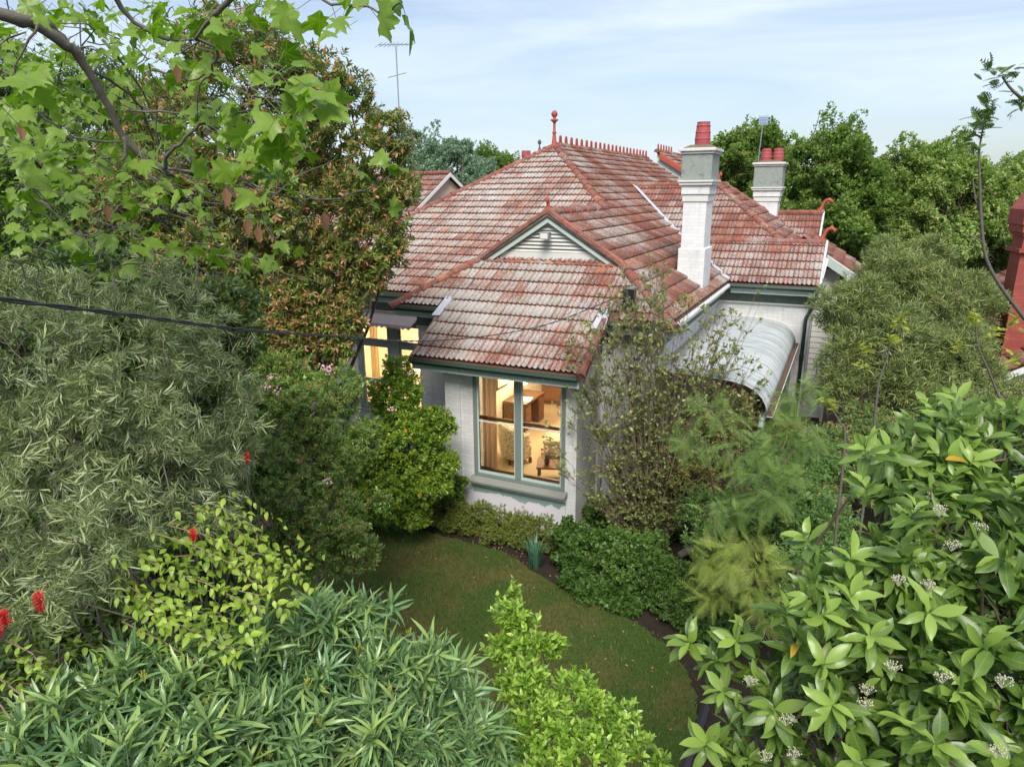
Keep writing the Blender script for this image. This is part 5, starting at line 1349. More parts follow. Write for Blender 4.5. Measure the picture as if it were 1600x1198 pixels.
# saplings with ferny tips
MT['l_silk'] = leaf_mat('leaf_silky', (.035, .065, .02), (.085, .13, .04), (.22, .22, .06), .3, trans=.3)
MT['l_silky'] = leaf_mat('leaf_silky_gold', (.11, .15, .02), (.25, .26, .04), trans=.35)
silk = [frond_tpl(.12, 6, .038, .010, True, .3), frond_tpl(.10, 5, .034, .010, True, .55)]
def sapling(label, line, Y, tufts, mat='l_silk', r=(.028, .008), tn=9, size=1., subs=()):
    P = [W(x, y, Y+dy) for x, y, dy in line]
    b = P[0]+(P[0]-P[1]).normalized()*.3; b = Vector((b.x, b.y, 0)); P = [b.lerp(P[0], .5)]+P; root = plant('sapling', label, 'sapling', b)
    pts = [b]+P; n = len(pts)
    # smooth
    q = []
    for i in range(n-1):
        p0, p1, p2, p3 = pts[max(0, i-1)], pts[i], pts[i+1], pts[min(n-1, i+2)]
        for k in range(5):
            t = k/5; q.append(.5*((2*p1)+(p2-p0)*t+(2*p0-5*p1+4*p2-p3)*t*t+(3*p1-p0-3*p2+p3)*t**3))
    q.append(pts[-1])
    MB().tube([p-b for p in q], [r[0]+(r[1]-r[0])*i/(len(q)-1) for i in range(len(q))], 8).build('trunk', MT['bark_grey'], root, smooth=True)
    for s in subs:
        S_ = [W(x, y, Y+dy)-b for x, y, dy in s]
        MB().tube(S_, [.009-.005*i/(len(S_)-1) for i in range(len(S_))], 6).build('branch', MT['bark_grey'], root, smooth=True)
    LP = []; LY = []
    for tx, ty, dy, k in tufts:
        c = W(tx, ty, Y+dy)
        for i in range(int(tn*k*1.8)):
            a = random.uniform(0, 2*PI); e = random.uniform(-.2, 1.1); LP.append(c+Vector((random.gauss(0, .025), random.gauss(0, .03), random.uniform(-.09, .04)))); LY.append(Vector((math.cos(a)*math.cos(e), math.sin(a)*math.cos(e), math.sin(e))))
    Pn = np.array(LP); Yn = nrm(np.array(LY)); Z = nrm(np.array([0, 0, 1.])+rng.normal(0, .3, Yn.shape)-Yn*0); Z = nrm(Z-Yn*(Z*Yn).sum(1, keepdims=True)); X = np.cross(Yn, Z)
    lv = dict(P=Pn, X=X, Y=Yn, Z=Z, s=rng.uniform(.7, 1.2, len(Pn))*size, k=np.full(len(Pn), .5), t=rng.random(len(Pn)))
    batch('fronds', silk, lv, MT[mat], root, b)
sapling('tall grey sapling with ferny tufts rising into the sky at right', [(1640, 560, 0), (1600, 497, 0), (1562, 445, 0), (1540, 400, 0), (1533, 340, 0), (1531, 290, 0), (1530, 240, 0), (1535, 205, 0), (1541, 175, 0)], 5.0,
        [(1542, 172, 0, 1.0), (1535, 190, 0, .7), (1520, 205, 0, .7), (1548, 165, .05, .7), (1524, 222, 0, .5)], r=(.020, .004), size=.85,
        subs=[[(1533, 215, 0), (1524, 210, 0), (1520, 205, 0)], [(1534, 340, 0), (1524, 310, .03), (1520, 280, .05)], [(1536, 380, 0), (1525, 372, 0), (1512, 366, 0)], [(1530, 235, 0), (1524, 228, 0), (1522, 222, 0)]])
sapling('sapling with a ferny top cut by the right edge of the picture', [(1700, 420, 0), (1660, 260, 0), (1625, 180, 0), (1600, 158, 0), (1578, 137, 0), (1566, 120, 0)], 5.2, [(1565, 115, 0, 1.3), (1548, 108, 0, .6), (1592, 150, 0, .8), (1600, 165, 0, .8), (1585, 108, 0, .5)], r=(.025, .006), size=.75)
for k, (lab, ln, tf) in enumerate((
        ('forked young tree standing in front of the soft bush', [(1362, 700, 0), (1368, 640, 0), (1374, 595, 0), (1386, 560, 0), (1390, 535, 0)], [(1390, 530, 0, 1), (1355, 540, 0, .8), (1350, 570, 0, .6), (1405, 500, 0, .9)]),
        ('thin young tree with yellow tufts at the right border', [(1600, 690, 0), (1570, 640, 0), (1545, 580, 0), (1528, 540, 0), (1525, 500, 0)], [(1525, 495, 0, 1.2), (1500, 540, 0, .8), (1560, 520, 0, .8), (1590, 500, 0, .9), (1580, 560, 0, .8)]),
        ('slender golden tipped sapling between path and young tree', [(1320, 690, 0), (1312, 660, 0), (1300, 640, 0), (1292, 628, 0)], [(1290, 626, 0, .9), (1305, 634, 0, .6)]))):
    sapling(lab, ln, 8.2, tf, 'l_silky', (.022, .008), 14, .8, subs=[[(ln[-2][0], ln[-2][1], 0), (tf[1][0], tf[1][1], 0)]])

# --- FOREGROUND --------------------------------------------------
# bottlebrush
MT['l_cal'] = leaf_mat('leaf_bottlebrush', (.025, .048, .018), (.185, .240, .110), (.36, .40, .18), .5, under=(.30, .34, .21), rough=.38, trans=.2, gloss=.6)
ts_cal = [leaf_tpl(.080, .0068, 2, .15, .15), leaf_tpl(.074, .0072, 2, .15, .3, .9, .14), leaf_tpl(.078, .0075, 2, .1, .05, .9, -.14)]
cal = [WB(60, 560, 3.9, .42), WB(180, 560, 4.1, .45), WB(290, 500, 4.6, .34), WB(320, 620, 4.4, .40), WB(120, 690, 3.7, .46), WB(260, 740, 3.9, .42), WB(60, 800, 3.2, .36), WB(150, 860, 3.0, .24), WB(30, 920, 2.9, .2), WB(370, 700, 4.5, .26), WB(110, 470, 4.6, .32), WB(230, 440, 4.9, .26),
       WB(200, 810, 3.2, .22), WB(340, 780, 4.2, .22), WB(10, 680, 3.5, .35), WB(0, 450, 4.3, .3), WB(160, 620, 3.6, .25), WB(240, 660, 3.7, .22), WB(90, 930, 2.7, .14), WB(-40, 850, 2.9, .3), WB(300, 560, 4.3, .25)]
cb = gp(-1.9, 4.3)
root, P, D = bush('bottlebrush_tree', 'grey green bottlebrush with a few red flowers at the left', 'tree', cb, cal, 3300, ts_cal, MT['l_cal'], L=.12, n=17, trunk_r=.022, bark='bark_grey', nobj=300, shell=.42, jit=.8, up=-.05, flat=.2, el=(.45, 1.0), tilt=.7, svar=.35, lump=.46, tipfrac=.18, tr=.0035, front=True)
redm = simple('bottlebrush_red', (.55, .012, .02), .6)
for x, y, Y, s in ((62, 940, 2.62, 1.), (302, 836, 3.1, .75), (386, 716, 4.2, .8), (8, 965, 2.6, .8), (-2, 985, 2.65, .7)):
    c = W(x, y, Y)-cb; m = MB(); m.tube([c+Vector((0, 0, .05*s)), c-Vector((.005, 0, .05*s))], .004, 5)
    for i in range(150):
        h = random.uniform(-.045, .045)*s; a = random.uniform(0, 2*PI); r = .028*s*(1-.3*abs(h)/.05/s); p = c+Vector((0, 0, h)); q = p+Vector((math.cos(a)*r, math.sin(a)*r, random.uniform(-.004, .012)))
        m.tube([p, q], [.0009, .0011], 3, cap=False)
    m.build('flower', redm, root, kind='stuff')
# sprays of light green ovate leaves
MT['l_lig'] = leaf_mat('leaf_lime', (.07, .125, .014), (.20, .28, .04), (.33, .38, .07), .5, rough=.4, trans=.3, vein=.35)
def spray(pl, Y0, Y1, step=.022, size=1., side=.9, jitter=.25, tilt=.35):
    """alternate leaves along a drooping shoot given as photo polyline"""
    pts = [W(x, y, Y0+(Y1-Y0)*i/(len(pl)-1)) for i, (x, y) in enumerate(pl)]
    P = []; Y = []; k = 0; n = 0
    out = []
    for a, b in zip(pts[:-1], pts[1:]):
        L = (b-a).length; d = (b-a).normalized(); m = max(1, int(L/step))
        sdv = d.cross(Vector((0, 0, 1))).normalized()
        for i in range(m):
            s = 1 if n % 2 else -1; n += 1
            y = (d*.6+sdv*s*side+Vector((0, 0, random.uniform(-.5, .25)))+Vector((random.gauss(0, jitter), random.gauss(0, jitter), random.gauss(0, jitter)))).normalized()
            out.append((a+d*(L*(i+.5)/m), y))
    P = np.array([p for p, _ in out]); Yv = nrm(np.array([y for _, y in out])); Z = np.array([0, -.25, 1.])+rng.normal(0, tilt, Yv.shape); Z = nrm(Z-Yv*(Z*Yv).sum(1, keepdims=True))
    return dict(P=P, X=np.cross(Yv, Z), Y=Yv, Z=Z, s=rng.uniform(.7, 1.15, len(P))*size, k=np.linspace(.3, 1, len(P)), t=rng.random(len(P))), pts
lb = gp(-1.2, 3.6)
lroot = plant('lime_leaved_shrub', 'arching sprays of small lime green oval leaves over the oleander', 'shrub', lb)
pls = [([(230, 830), (300, 850), (360, 880), (420, 930), (450, 960)], 3.1, 3.0), ([(300, 790), (360, 820), (400, 850), (450, 890), (475, 905)], 3.3, 3.2), ([(200, 860), (260, 890), (320, 910), (380, 940), (415, 950)], 3.0, 2.9),
       ([(210, 930), (250, 960), (300, 985), (350, 1010), (380, 1015)], 2.9, 2.8), ([(220, 880), (260, 870), (330, 865), (400, 880), (440, 915)], 3.2, 3.1), ([(180, 900), (230, 935), (290, 950), (350, 965)], 2.95, 2.9), ([(300, 810), (340, 790), (370, 810), (410, 840)], 3.5, 3.4),
       ([(20, 1030), (60, 1040), (100, 1080), (130, 1110)], 2.7, 2.6), ([(0, 1060), (40, 1090), (70, 1140)], 2.6, 2.5), ([(10, 1000), (50, 1020), (80, 1060)], 2.7, 2.6), ([(190, 970), (250, 1000), (300, 1030), (330, 1040)], 2.9, 2.8),
       ([(330, 830), (380, 860), (430, 870), (470, 900)], 3.35, 3.25), ([(260, 820), (320, 835), (380, 865), (430, 900)], 3.2, 3.1), ([(240, 905), (300, 925), (360, 920), (410, 930)], 3.05, 3.0), ([(0, 1100), (30, 1140), (50, 1180)], 2.5, 2.45)]
ls = []; m = MB()
for pl, a, b in pls:
    l, pts = spray(pl, a, b, .021, jitter=.5, tilt=.6); ls.append(l)
    m.tube([p-lb for p in pts], [.0045-.0006*i for i in range(len(pts))], 5)
    # small side shoots
    for q in pts[1:]:
        off = Vector((random.gauss(0, .09), random.gauss(0, .12), random.uniform(-.10, .06)))
        l2 = {k: v.copy() for k, v in l.items()}; sel = rng.choice(len(l2['s']), max(3, len(l2['s'])//2), replace=False)
        l2 = {k: v[sel] for k, v in l2.items()}; l2['P'] = l2['P']+np.array(off); ls.append(l2)
m.build('branches', MT['bark_pale'], lroot, smooth=True, kind='stuff')
MB().tube([(0, 0, 0), (-.1, 0, 2.2), W(190, 880, 3.0)-lb], [.03, .022, .01], 7).build('trunk', MT['bark'], lroot, smooth=True)
ts_l = [leaf_tpl(.052, .029, 3, .25, .35), leaf_tpl(.046, .027, 3, .4, .55)]
lv = singles('leaf', ts_l, cat(*ls), MT['l_lig'], lroot, lb, 300)
batch('foliage', ts_l, lv, MT['l_lig'], lroot, lb)
# under-storey that fills the gap behind the foreground plants at left
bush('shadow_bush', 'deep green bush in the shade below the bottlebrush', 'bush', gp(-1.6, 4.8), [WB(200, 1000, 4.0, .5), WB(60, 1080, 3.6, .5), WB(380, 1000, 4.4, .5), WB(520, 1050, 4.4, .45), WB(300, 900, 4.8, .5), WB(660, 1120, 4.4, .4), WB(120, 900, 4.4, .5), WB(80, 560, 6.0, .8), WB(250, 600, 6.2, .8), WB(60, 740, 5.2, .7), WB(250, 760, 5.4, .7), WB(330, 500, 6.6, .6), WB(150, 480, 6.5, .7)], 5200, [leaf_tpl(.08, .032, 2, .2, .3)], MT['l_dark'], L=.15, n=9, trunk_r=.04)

# oleander
MT['l_ole'] = leaf_mat('leaf_oleander', (.018, .058, .026), (.115, .21, .095), (.26, .34, .10), .6, under=(.20, .28, .18), rough=.27, trans=.22, vein=.55, gloss=.6)
ts_o = [leaf_tpl(.165, .023, 4, .30, .30, .85), leaf_tpl(.15, .021, 4, .35, .50, .85, .12), leaf_tpl(.16, .022, 4, .25, .12, .85, -.10), leaf_tpl(.14, .020, 4, .40, .7, .85, .05)]
ol = [WB(120, 1130, 2.6, .30), WB(260, 1090, 2.8, .34), WB(400, 1080, 3.0, .36), WB(520, 1040, 3.2, .36), WB(640, 1040, 3.2, .28), WB(600, 1140, 2.9, .34), WB(440, 1160, 2.7, .34), WB(300, 1180, 2.5, .32), WB(180, 1230, 2.3, .30), WB(700, 1060, 3.1, .20), WB(690, 1160, 2.9, .24),
      WB(560, 960, 3.5, .18), WB(500, 970, 3.4, .20), WB(340, 1010, 3.1, .18), WB(230, 1020, 2.9, .12), WB(60, 1190, 2.4, .2), WB(420, 1010, 3.2, .2), WB(760, 1150, 2.9, .15)]
def clampY(P):  # keep clear of the lens
    return P
ob = gp(-.4, 3.1)
root, P, D = bush('oleander_bush', 'long leaved oleander filling the bottom left of the view', 'bush', ob, ol, 480, ts_o, MT['l_ole'], L=.27, n=21, trunk_r=.04, nobj=300, shell=.25, up=.9, jit=.4, flat=.25, el=(.55, 1.05), tilt=.35, whorl=3, spiral=1.05, tipfrac=.5, tr=.0035, bark='twig_green', lump=.3, low=-.35)
budm = simple('bud_yellow_green', (.34, .36, .06), .6)
for c in [W(*p) for p in ((640, 990, 3.3), (655, 1010, 3.2), (480, 1070, 2.8), (225, 1060, 2.6), (500, 1130, 2.6), (320, 1100, 2.5), (610, 1080, 2.9), (340, 1040, 2.9), (700, 1010, 3.2), (780, 1165, 2.8), (420, 1180, 2.5), (560, 1015, 3.2))]:
    m = MB()
    for i in range(9):
        d = Vector((random.gauss(0, .4), random.gauss(0, .4), 1)).normalized()*random.uniform(.02, .045); m.tube([c-ob-Vector((0, 0, .02)), c-ob+d], [.0012, .0028], 4)
    m.build('flower_bud', budm, root, kind='stuff')
# bright green privet-like shrub
MT['l_bri'] = leaf_mat('leaf_bright', (.040, .115, .010), (.165, .285, .032), (.34, .46, .10), .7, under=(.22, .31, .10), rough=.26, trans=.3, vein=.35, gloss=.6)
ts_g = [leaf_tpl(.062, .029, 3, .35, .25), leaf_tpl(.056, .026, 3, .45, .4), leaf_tpl(.058, .028, 3, .25, .1)]
br = [WB(800, 960, 4.0, .13, .16), WB(830, 1000, 3.9, .16), WB(790, 1010, 3.9, .13), WB(820, 1060, 3.7, .20), WB(900, 1090, 3.6, .22), WB(850, 1130, 3.5, .26), WB(960, 1120, 3.6, .16), WB(780, 1140, 3.5, .18), WB(920, 1180, 3.4, .26), WB(990, 1160, 3.5, .12), WB(840, 1220, 3.3, .3), WB(800, 925, 4.1, .06, .12), WB(870, 1010, 3.9, .08), WB(1030, 1190, 3.5, .07)]
gb = gp(.25, 3.75)
root, P, D = bush('bright_green_shrub', 'fresh bright green upright shrub at the bottom centre', 'shrub', gb, br, 720, ts_g, MT['l_bri'], L=.13, n=10, trunk_r=.02, nobj=300, shell=.3, up=1.3, jit=.3, flat=.15, el=(.5, .95), tilt=.35, whorl=2, spiral=1.57, tipfrac=.5, tr=.003, bark='twig_green', low=-.3, lump=.14)
# viburnum
MT['l_vib'] = leaf_mat('leaf_viburnum', (.013, .042, .007), (.080, .138, .026), (.20, .29, .06), .8, under=(.21, .29, .13), rough=.33, trans=.25, vein=.5, gloss=.6, dead=.0015, hue=(.50, .30, .03))
ts_v = [leaf_tpl(.135, .050, 5, .35, .30, 1.12), leaf_tpl(.125, .048, 5, .45, .50, 1.12, .10, .05), leaf_tpl(.130, .050, 5, .25, .12, 1.1, -.08), leaf_tpl(.12, .046, 5, .40, .7, 1.15, .04, .06)]
vb_ = [WB(1460, 700, 3.4, .34), WB(1540, 720, 3.3, .36), WB(1400, 740, 3.2, .22), WB(1500, 860, 2.9, .40), WB(1580, 950, 2.6, .36), WB(1400, 900, 2.8, .28), WB(1300, 930, 2.8, .22), WB(1420, 1020, 2.6, .38), WB(1300, 1050, 2.7, .30), WB(1200, 1020, 2.9, .20), WB(1220, 1120, 2.6, .24), WB(1340, 1150, 2.4, .34), WB(1480, 1130, 2.4, .36), WB(1590, 1100, 2.3, .34),
       WB(1140, 1030, 3.0, .10), WB(1140, 1150, 2.7, .10), WB(1500, 660, 3.6, .22), WB(1600, 820, 3.0, .30), WB(1150, 1190, 2.6, .12)]
vb = gp(1.9, 3.0)
wl_ = [(1351, 700, 2.9), (1352, 760, 2.8), (1258, 838, 2.9), (1289, 960, 2.35), (1330, 930, 2.4), (1413, 1122, 2.1), (1289, 1035, 2.3), (1454, 957, 2.3), (1495, 625, 3.4), (1480, 660, 3.3), (1520, 720, 3.0), (1077, 1003, 2.9), (1110, 1020, 2.85), (1150, 1000, 2.8), (1180, 1060, 2.6), (1103, 1160, 2.6), (1560, 870, 2.5), (1530, 1010, 2.2), (1500, 1080, 2.1), (1390, 700, 3.0), (1430, 790, 2.7),
       (1250, 1000, 2.5), (1230, 950, 2.6), (1360, 990, 2.3), (1590, 760, 2.8), (1460, 1160, 2.0), (1570, 1180, 2.0), (1340, 1190, 2.1), (1210, 1110, 2.4), (1130, 1080, 2.7), (1410, 850, 2.6), (1330, 870, 2.65), (1300, 1100, 2.2)]
Pw = np.array([W(*p) for p in wl_]); Dw = nrm(np.array([[-.25, -.25, .9]])+rng.normal(0, .45, Pw.shape))
ex = grow(Pw, Dw,   .12, 12, .98, el=(.75, 1.5), flat=.25, s0=.2, tilt=.35, svar=.3, droop=.15); ex['t'][:] = .9
root, P, D = bush('viburnum_bush', 'large glossy leaved viburnum with white flower heads at lower right', 'bush', vb, vb_, 560, ts_v, MT['l_vib'], L=.17, n=10, size=.86, trunk_r=.045, nobj=300, shell=.3, up=.5, jit=.45, flat=.3, el=(.65, 1.5), s0=.2, tilt=.4, svar=.35, tipfrac=.6, tr=.005, bark='bark', lump=.32, low=-.5, extra=ex)
wm = simple('floret_white', (.52, .50, .38), .7)
for x, y, Y in ((1470, 795, 2.62), (1488, 850, 2.6), (1230, 1123, 2.3), (1352, 1098, 2.25), (1356, 1075, 2.3), (1405, 905, 2.5), (1450, 912, 2.5), (1475, 1055, 2.1), (1560, 1172, 1.95), (1395, 1040, 2.2), (1568, 1062, 2.1), (1532, 822, 2.7), (1172, 1062, 2.55), (1240, 1175, 2.3), (1196, 1180, 2.4)):
    c = W(x, y, Y)-vb; m = MB()
    for i in range(46):
        a = random.uniform(0, 2*PI); r = .034*random.random()**.5; q = c+Vector((r*math.cos(a), r*math.sin(a)*.8, .012*(1-(r/.034)**2)+random.uniform(-.012, .008)))
        m.ball(q, random.uniform(.0016, .0032), 4)
        if i % 3 == 0: m.tube([c-Vector((0, 0, .035)), q], .0007, 3, cap=False)
    m.build('flower_head', wm, root, kind='stuff')
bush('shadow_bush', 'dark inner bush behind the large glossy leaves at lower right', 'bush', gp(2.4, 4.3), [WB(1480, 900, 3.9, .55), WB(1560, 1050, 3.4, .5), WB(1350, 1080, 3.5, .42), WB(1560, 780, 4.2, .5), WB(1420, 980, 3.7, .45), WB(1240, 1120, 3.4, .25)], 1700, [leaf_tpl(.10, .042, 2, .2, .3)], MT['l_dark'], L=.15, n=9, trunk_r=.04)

# plane tree overhead at left
MT['l_pla'] = leaf_mat('leaf_plane', (.028, .075, .006), (.130, .215, .016), (.23, .32, .03), .5, under=(.15, .235, .035), rough=.36, trans=.38, vein=.45, dead=.001, hue=(.24, .16, .05))
tpl_pl = [leaf_plane(.125, s) for s in range(4)]
pb = gp(-3.6, 2.6)
proot = plant('plane_tree', 'plane tree with big lobed leaves and grey limbs at top left', 'tree', pb)
def pline(pl, Y0, Y1): return [W(x, y, Y0+(Y1-Y0)*i/(len(pl)-1)) for i, (x, y) in enumerate(pl)]
lim = [([(-250, -150), (-120, -20), (0, 22), (60, 40), (111, 76)], 2.8, 3.2, .045, .032), ([(10, -60), (41, 0), (80, 45), (111, 74), (136, 111), (165, 157), (194, 214), (235, 256), (272, 272)], 3.1, 3.6, .034, .020),
       ([(255, 262), (262, 245), (290, 215), (320, 190), (345, 165)], 3.5, 3.3, .016, .007), ([(194, 214), (196, 240), (190, 250)], 3.4, 3.4, .012, .008), ([(240, 258), (300, 270), (360, 268), (410, 255), (440, 215)], 3.6, 3.0, .013, .005),
       ([(380, -50), (355, 4), (330, 30), (305, 62)], 2.6, 2.8, .018, .008), ([(305, 62), (340, 80), (330, 110), (310, 140), (308, 190)], 2.8, 3.0, .009, .004), ([(170, -20), (200, 25), (260, 60), (300, 62)], 3.4, 3.6, .018, .010),
       ([(480, 312), (520, 312), (570, 298), (600, 278), (620, 268)], 2.9, 2.7, .006, .003), ([(360, 268), (420, 300), (480, 312)], 3.2, 2.9, .008, .005), ([(440, -20), (500, 0), (560, 10), (600, 15), (625, 5)], 2.4, 2.3, .008, .003), ([(55, 170), (90, 200), (130, 218), (190, 222)], 3.2, 3.4, .009, .006),
       ([(40, 280), (90, 330), (130, 360)], 3.4, 3.6, .006, .003), ([(136, 111), (180, 130), (220, 170), (240, 220)], 3.6, 4.2, .012, .006), ([(160, 60), (200, 110), (230, 160), (250, 230)], 4.0, 4.4, .012, .005), ([(305, 290), (320, 340), (340, 390)], 3.6, 3.8, .006, .003),
       ([(240, 110), (300, 125), (330, 112)], 3.8, 3.2, .008, .004), ([(200, 172), (270, 175), (330, 182), (400, 170)], 3.7, 3.0, .008, .004), ([(340, 390), (380, 400), (410, 410), (430, 440)], 3.8, 3.6, .005, .003), ([(60, 40), (30, 90), (10, 140)], 3.0, 3.0, .008, .004)]
ends = []
MB().tube([Vector((0, 0, 0)), Vector((.15, 0, 3)), Vector((.3, .1, 6)), Vector((.9, .3, 7.0)), lim and W(-250, -150, 2.8)-pb], [.17, .15, .11, .07, .05], 12).build('trunk', MT['bark_grey'], proot, smooth=True)
for pl, a, b, r0, r1 in lim:
    pts = pline(pl, a, b); q = []
    for i in range(len(pts)-1):
        p0, p1, p2, p3 = pts[max(0, i-1)], pts[i], pts[i+1], pts[min(len(pts)-1, i+2)]
        for k in range(4):
            t = k/4; q.append(.5*((2*p1)+(p2-p0)*t+(2*p0-5*p1+4*p2-p3)*t*t+(3*p1-p0-3*p2+p3)*t**3)-pb+Vector((random.gauss(0, .004), 0, random.gauss(0, .004))))
    q.append(pts[-1]-pb)
    r0 *= .68; r1 *= .68
    MB().tube(q, [(r0+(r1-r0)*i/(len(q)-1))*random.uniform(.9, 1.12) for i in range(len(q))], 9).build('branch', MT['bark_grey'], proot, smooth=True)
# leaves: clusters near the lens and smaller ones deeper
cl = [(450, 140, 2.5, 5), (480, 165, 2.4, 6), (430, 190, 2.5, 6), (400, 230, 2.6, 6), (460, 215, 2.5, 6), (440, 260, 2.6, 6), (410, 290, 2.8, 4), (300, 290, 3.0, 4), (470, 120, 2.6, 4), (380, 240, 2.7, 4), (430, 115, 2.7, 3), (300, 40, 3.0, 6), (260, 20, 3.2, 6), (340, 30, 2.8, 5), (220, 50, 3.4, 5), (400, 20, 2.6, 4), (460, 15, 2.5, 4),
      (500, 60, 2.7, 2), (540, 5, 2.4, 3), (600, 15, 2.3, 3), (625, 10, 2.3, 2), (40, 130, 2.6, 5), (20, 170, 2.7, 5), (60, 110, 2.8, 3), (20, 40, 3.0, 4), (100, 200, 3.2, 4), (150, 90, 3.3, 2), (180, 300, 3.2, 6), (230, 320, 3.2, 6), (200, 350, 3.2, 4), (120, 240, 3.2, 5), (60, 230, 3.2, 5), (20, 260, 3.2, 5), (40, 310, 3.6, 5), (120, 300, 3.6, 5),
      (620, 245, 2.7, 3), (600, 260, 2.75, 2), (610, 300, 2.7, 1), (440, 400, 3.4, 4), (420, 420, 3.4, 3), (300, 380, 3.6, 4), (240, 260, 3.4, 5), (200, 370, 3.6, 5), (270, 120, 3.6, 5), (310, 160, 3.4, 4), (280, 200, 3.6, 4), (340, 200, 3.2, 4), (150, 20, 3.6, 5), (90, 10, 3.6, 5), (380, 90, 3.0, 4), (250, 90, 3.4, 4), (360, 150, 3.0, 4), (330, 250, 3.2, 4), (540, 300, 2.9, 1), (100, 370, 3.8, 6), (20, 380, 3.8, 5), (160, 400, 4, 5)]
LP = []; LY = []; sz = []
for x, y, Y, n in cl:
    for i in range(n):
        p = W(x+random.gauss(0, 20), y+random.gauss(0, 17), Y+random.gauss(0, .15)); LP.append(p); a = random.uniform(0, 2*PI)
        LY.append(Vector((math.cos(a), math.sin(a)*.8-.1, random.uniform(-.75, .15)))); sz.append(random.uniform(.55, 1.15))
for i in range(620):
    x = abs(random.gauss(0, 190)); y = random.gauss(180, 120)
    if x > 470 or y < -60 or y > 430: continue
    p = W(x, y, random.uniform(3.8, 5.6)); LP.append(p); a = random.uniform(0, 2*PI); LY.append(Vector((math.cos(a), math.sin(a), random.uniform(-.8, .2)))); sz.append(random.uniform(.5, 1.0))
Pn = np.array(LP); Yn = nrm(np.array(LY)); Z = np.array([0, -.55, .85])+rng.normal(0, .45, Yn.shape); Z = nrm(Z-Yn*(Z*Yn).sum(1, keepdims=True))
lv = dict(P=Pn, X=np.cross(Yn, Z), Y=Yn, Z=Z, s=np.array(sz), k=rng.random(len(Pn)), t=rng.random(len(Pn)))
# a petiole for each leaf
m = MB()
for p, y in zip(LP[::1], LY):
    q = Vector(p)-Vector(y).normalized()*.07+Vector((0, 0, .03)); m.tube([Vector(p)-pb, q-pb], [.0012, .0015], 3, cap=False)
m.build('petioles', MT['twig_green'], proot, kind='stuff')
lv = singles('leaf', tpl_pl, lv, MT['l_pla'], proot, pb, 300)
batch('foliage', tpl_pl, lv, MT['l_pla'], proot, pb)
# dry hanging leaves
dry = simple('dry_leaf_brown', (.20, .10, .05), .8)
for x, y, Y in ((352, 292, 2.9), (402, 352, 3.2), (506, 330, 3.0), (166, 320, 3.3), (275, 100, 3.3), (30, 190, 3.1), (344, 55, 2.9), (385, 340, 3.2)):
    c = W(x, y, Y)-pb; MB().add([c, c+Vector((.02, .01, -.03)), c+Vector((.012, -.01, -.08)), c+Vector((-.012, .012, -.075)), c+Vector((-.02, 0, -.03))], [(0, 1, 2), (0, 2, 3), (0, 3, 4)]).build('dry_leaf', dry, proot)
# bare twiggy tangle inside the tree
m = MB()
for i in range(150):
    x, y = random.uniform(0, 430), random.uniform(20, 430); Y = random.uniform(3.6, 5.2); a = W(x, y, Y); d = Vector((random.gauss(.3, .5), random.gauss(0, .4), random.gauss(-.3, .5))).normalized()*random.uniform(.15, .5)
    q = curve_pts(a, a+d, .05, .25, 4); m.tube([p-pb for p in q], [.005, .004, .0035, .003, .002], 4, cap=False)
m.build('twigs', MT['bark_grey'], proot, kind='stuff')

# ============================================================ BACKGROUND THINGS
def antenna(label, base, h, els, boom=(1, 0, 0), r=.02):
    t = thing('tv_antenna', label, 'antenna', base)
    MB().tube([(0, 0, 0), (0, 0, h)], r, 6).build('mast', MT['metal'], t)
    for z, L, n, el, slope in els:
        b = Vector(boom).normalized(); c = Vector((0, 0, z))
        MB().tube([c-b*L*.5, c+b*L*.5+Vector((0, 0, slope))], r*.6, 5).build('boom', MT['metal'], t)
        s = b.cross(Vector((0, 0, 1)))
        for i in range(n):
            p = c+b*(L*(i/(n-1)-.5))+Vector((0, 0, slope*i/(n-1))); MB().tube([p-s*el*(1-.4*i/n), p+s*el*(1-.4*i/n)], r*.35, 4).build('element', MT['metal'], t)
    return t
p = W(629, 285, 26)
antenna('tall tv antenna sticking up behind the red tipped tree', (p.x, p.y, 3.0), W(626, 73, 26).z-3.0+.02, [(W(626, 73, 26).z-3.0, 1.25, 9, .45, .12), (W(626, 122, 26).z-3.0, .62, 6, .12, .18)], (1, .5, 0), .022)
p = W(1172, 300, 26)
t = thing('panel_antenna', 'slim mast with a small blue grey panel above the trees', 'antenna', (p.x, p.y, 2.0))
zt = W(1183, 193, 26).z-2.0
MB().tube([(0, 0, 0), (.25, 0, zt)], .02, 6).build('mast', MT['metal'], t); MB().box(.10, .42, -.02, .02, zt-.05, zt+.25).build('panel', simple('panel_blue_grey', (.30, .42, .58), .4), t)
for k in range(5): MB().box(.11, .41, -.03, -.021, zt-.02+k*.05, zt-.01+k*.05).build('grid_bar', MT['metal'], t)
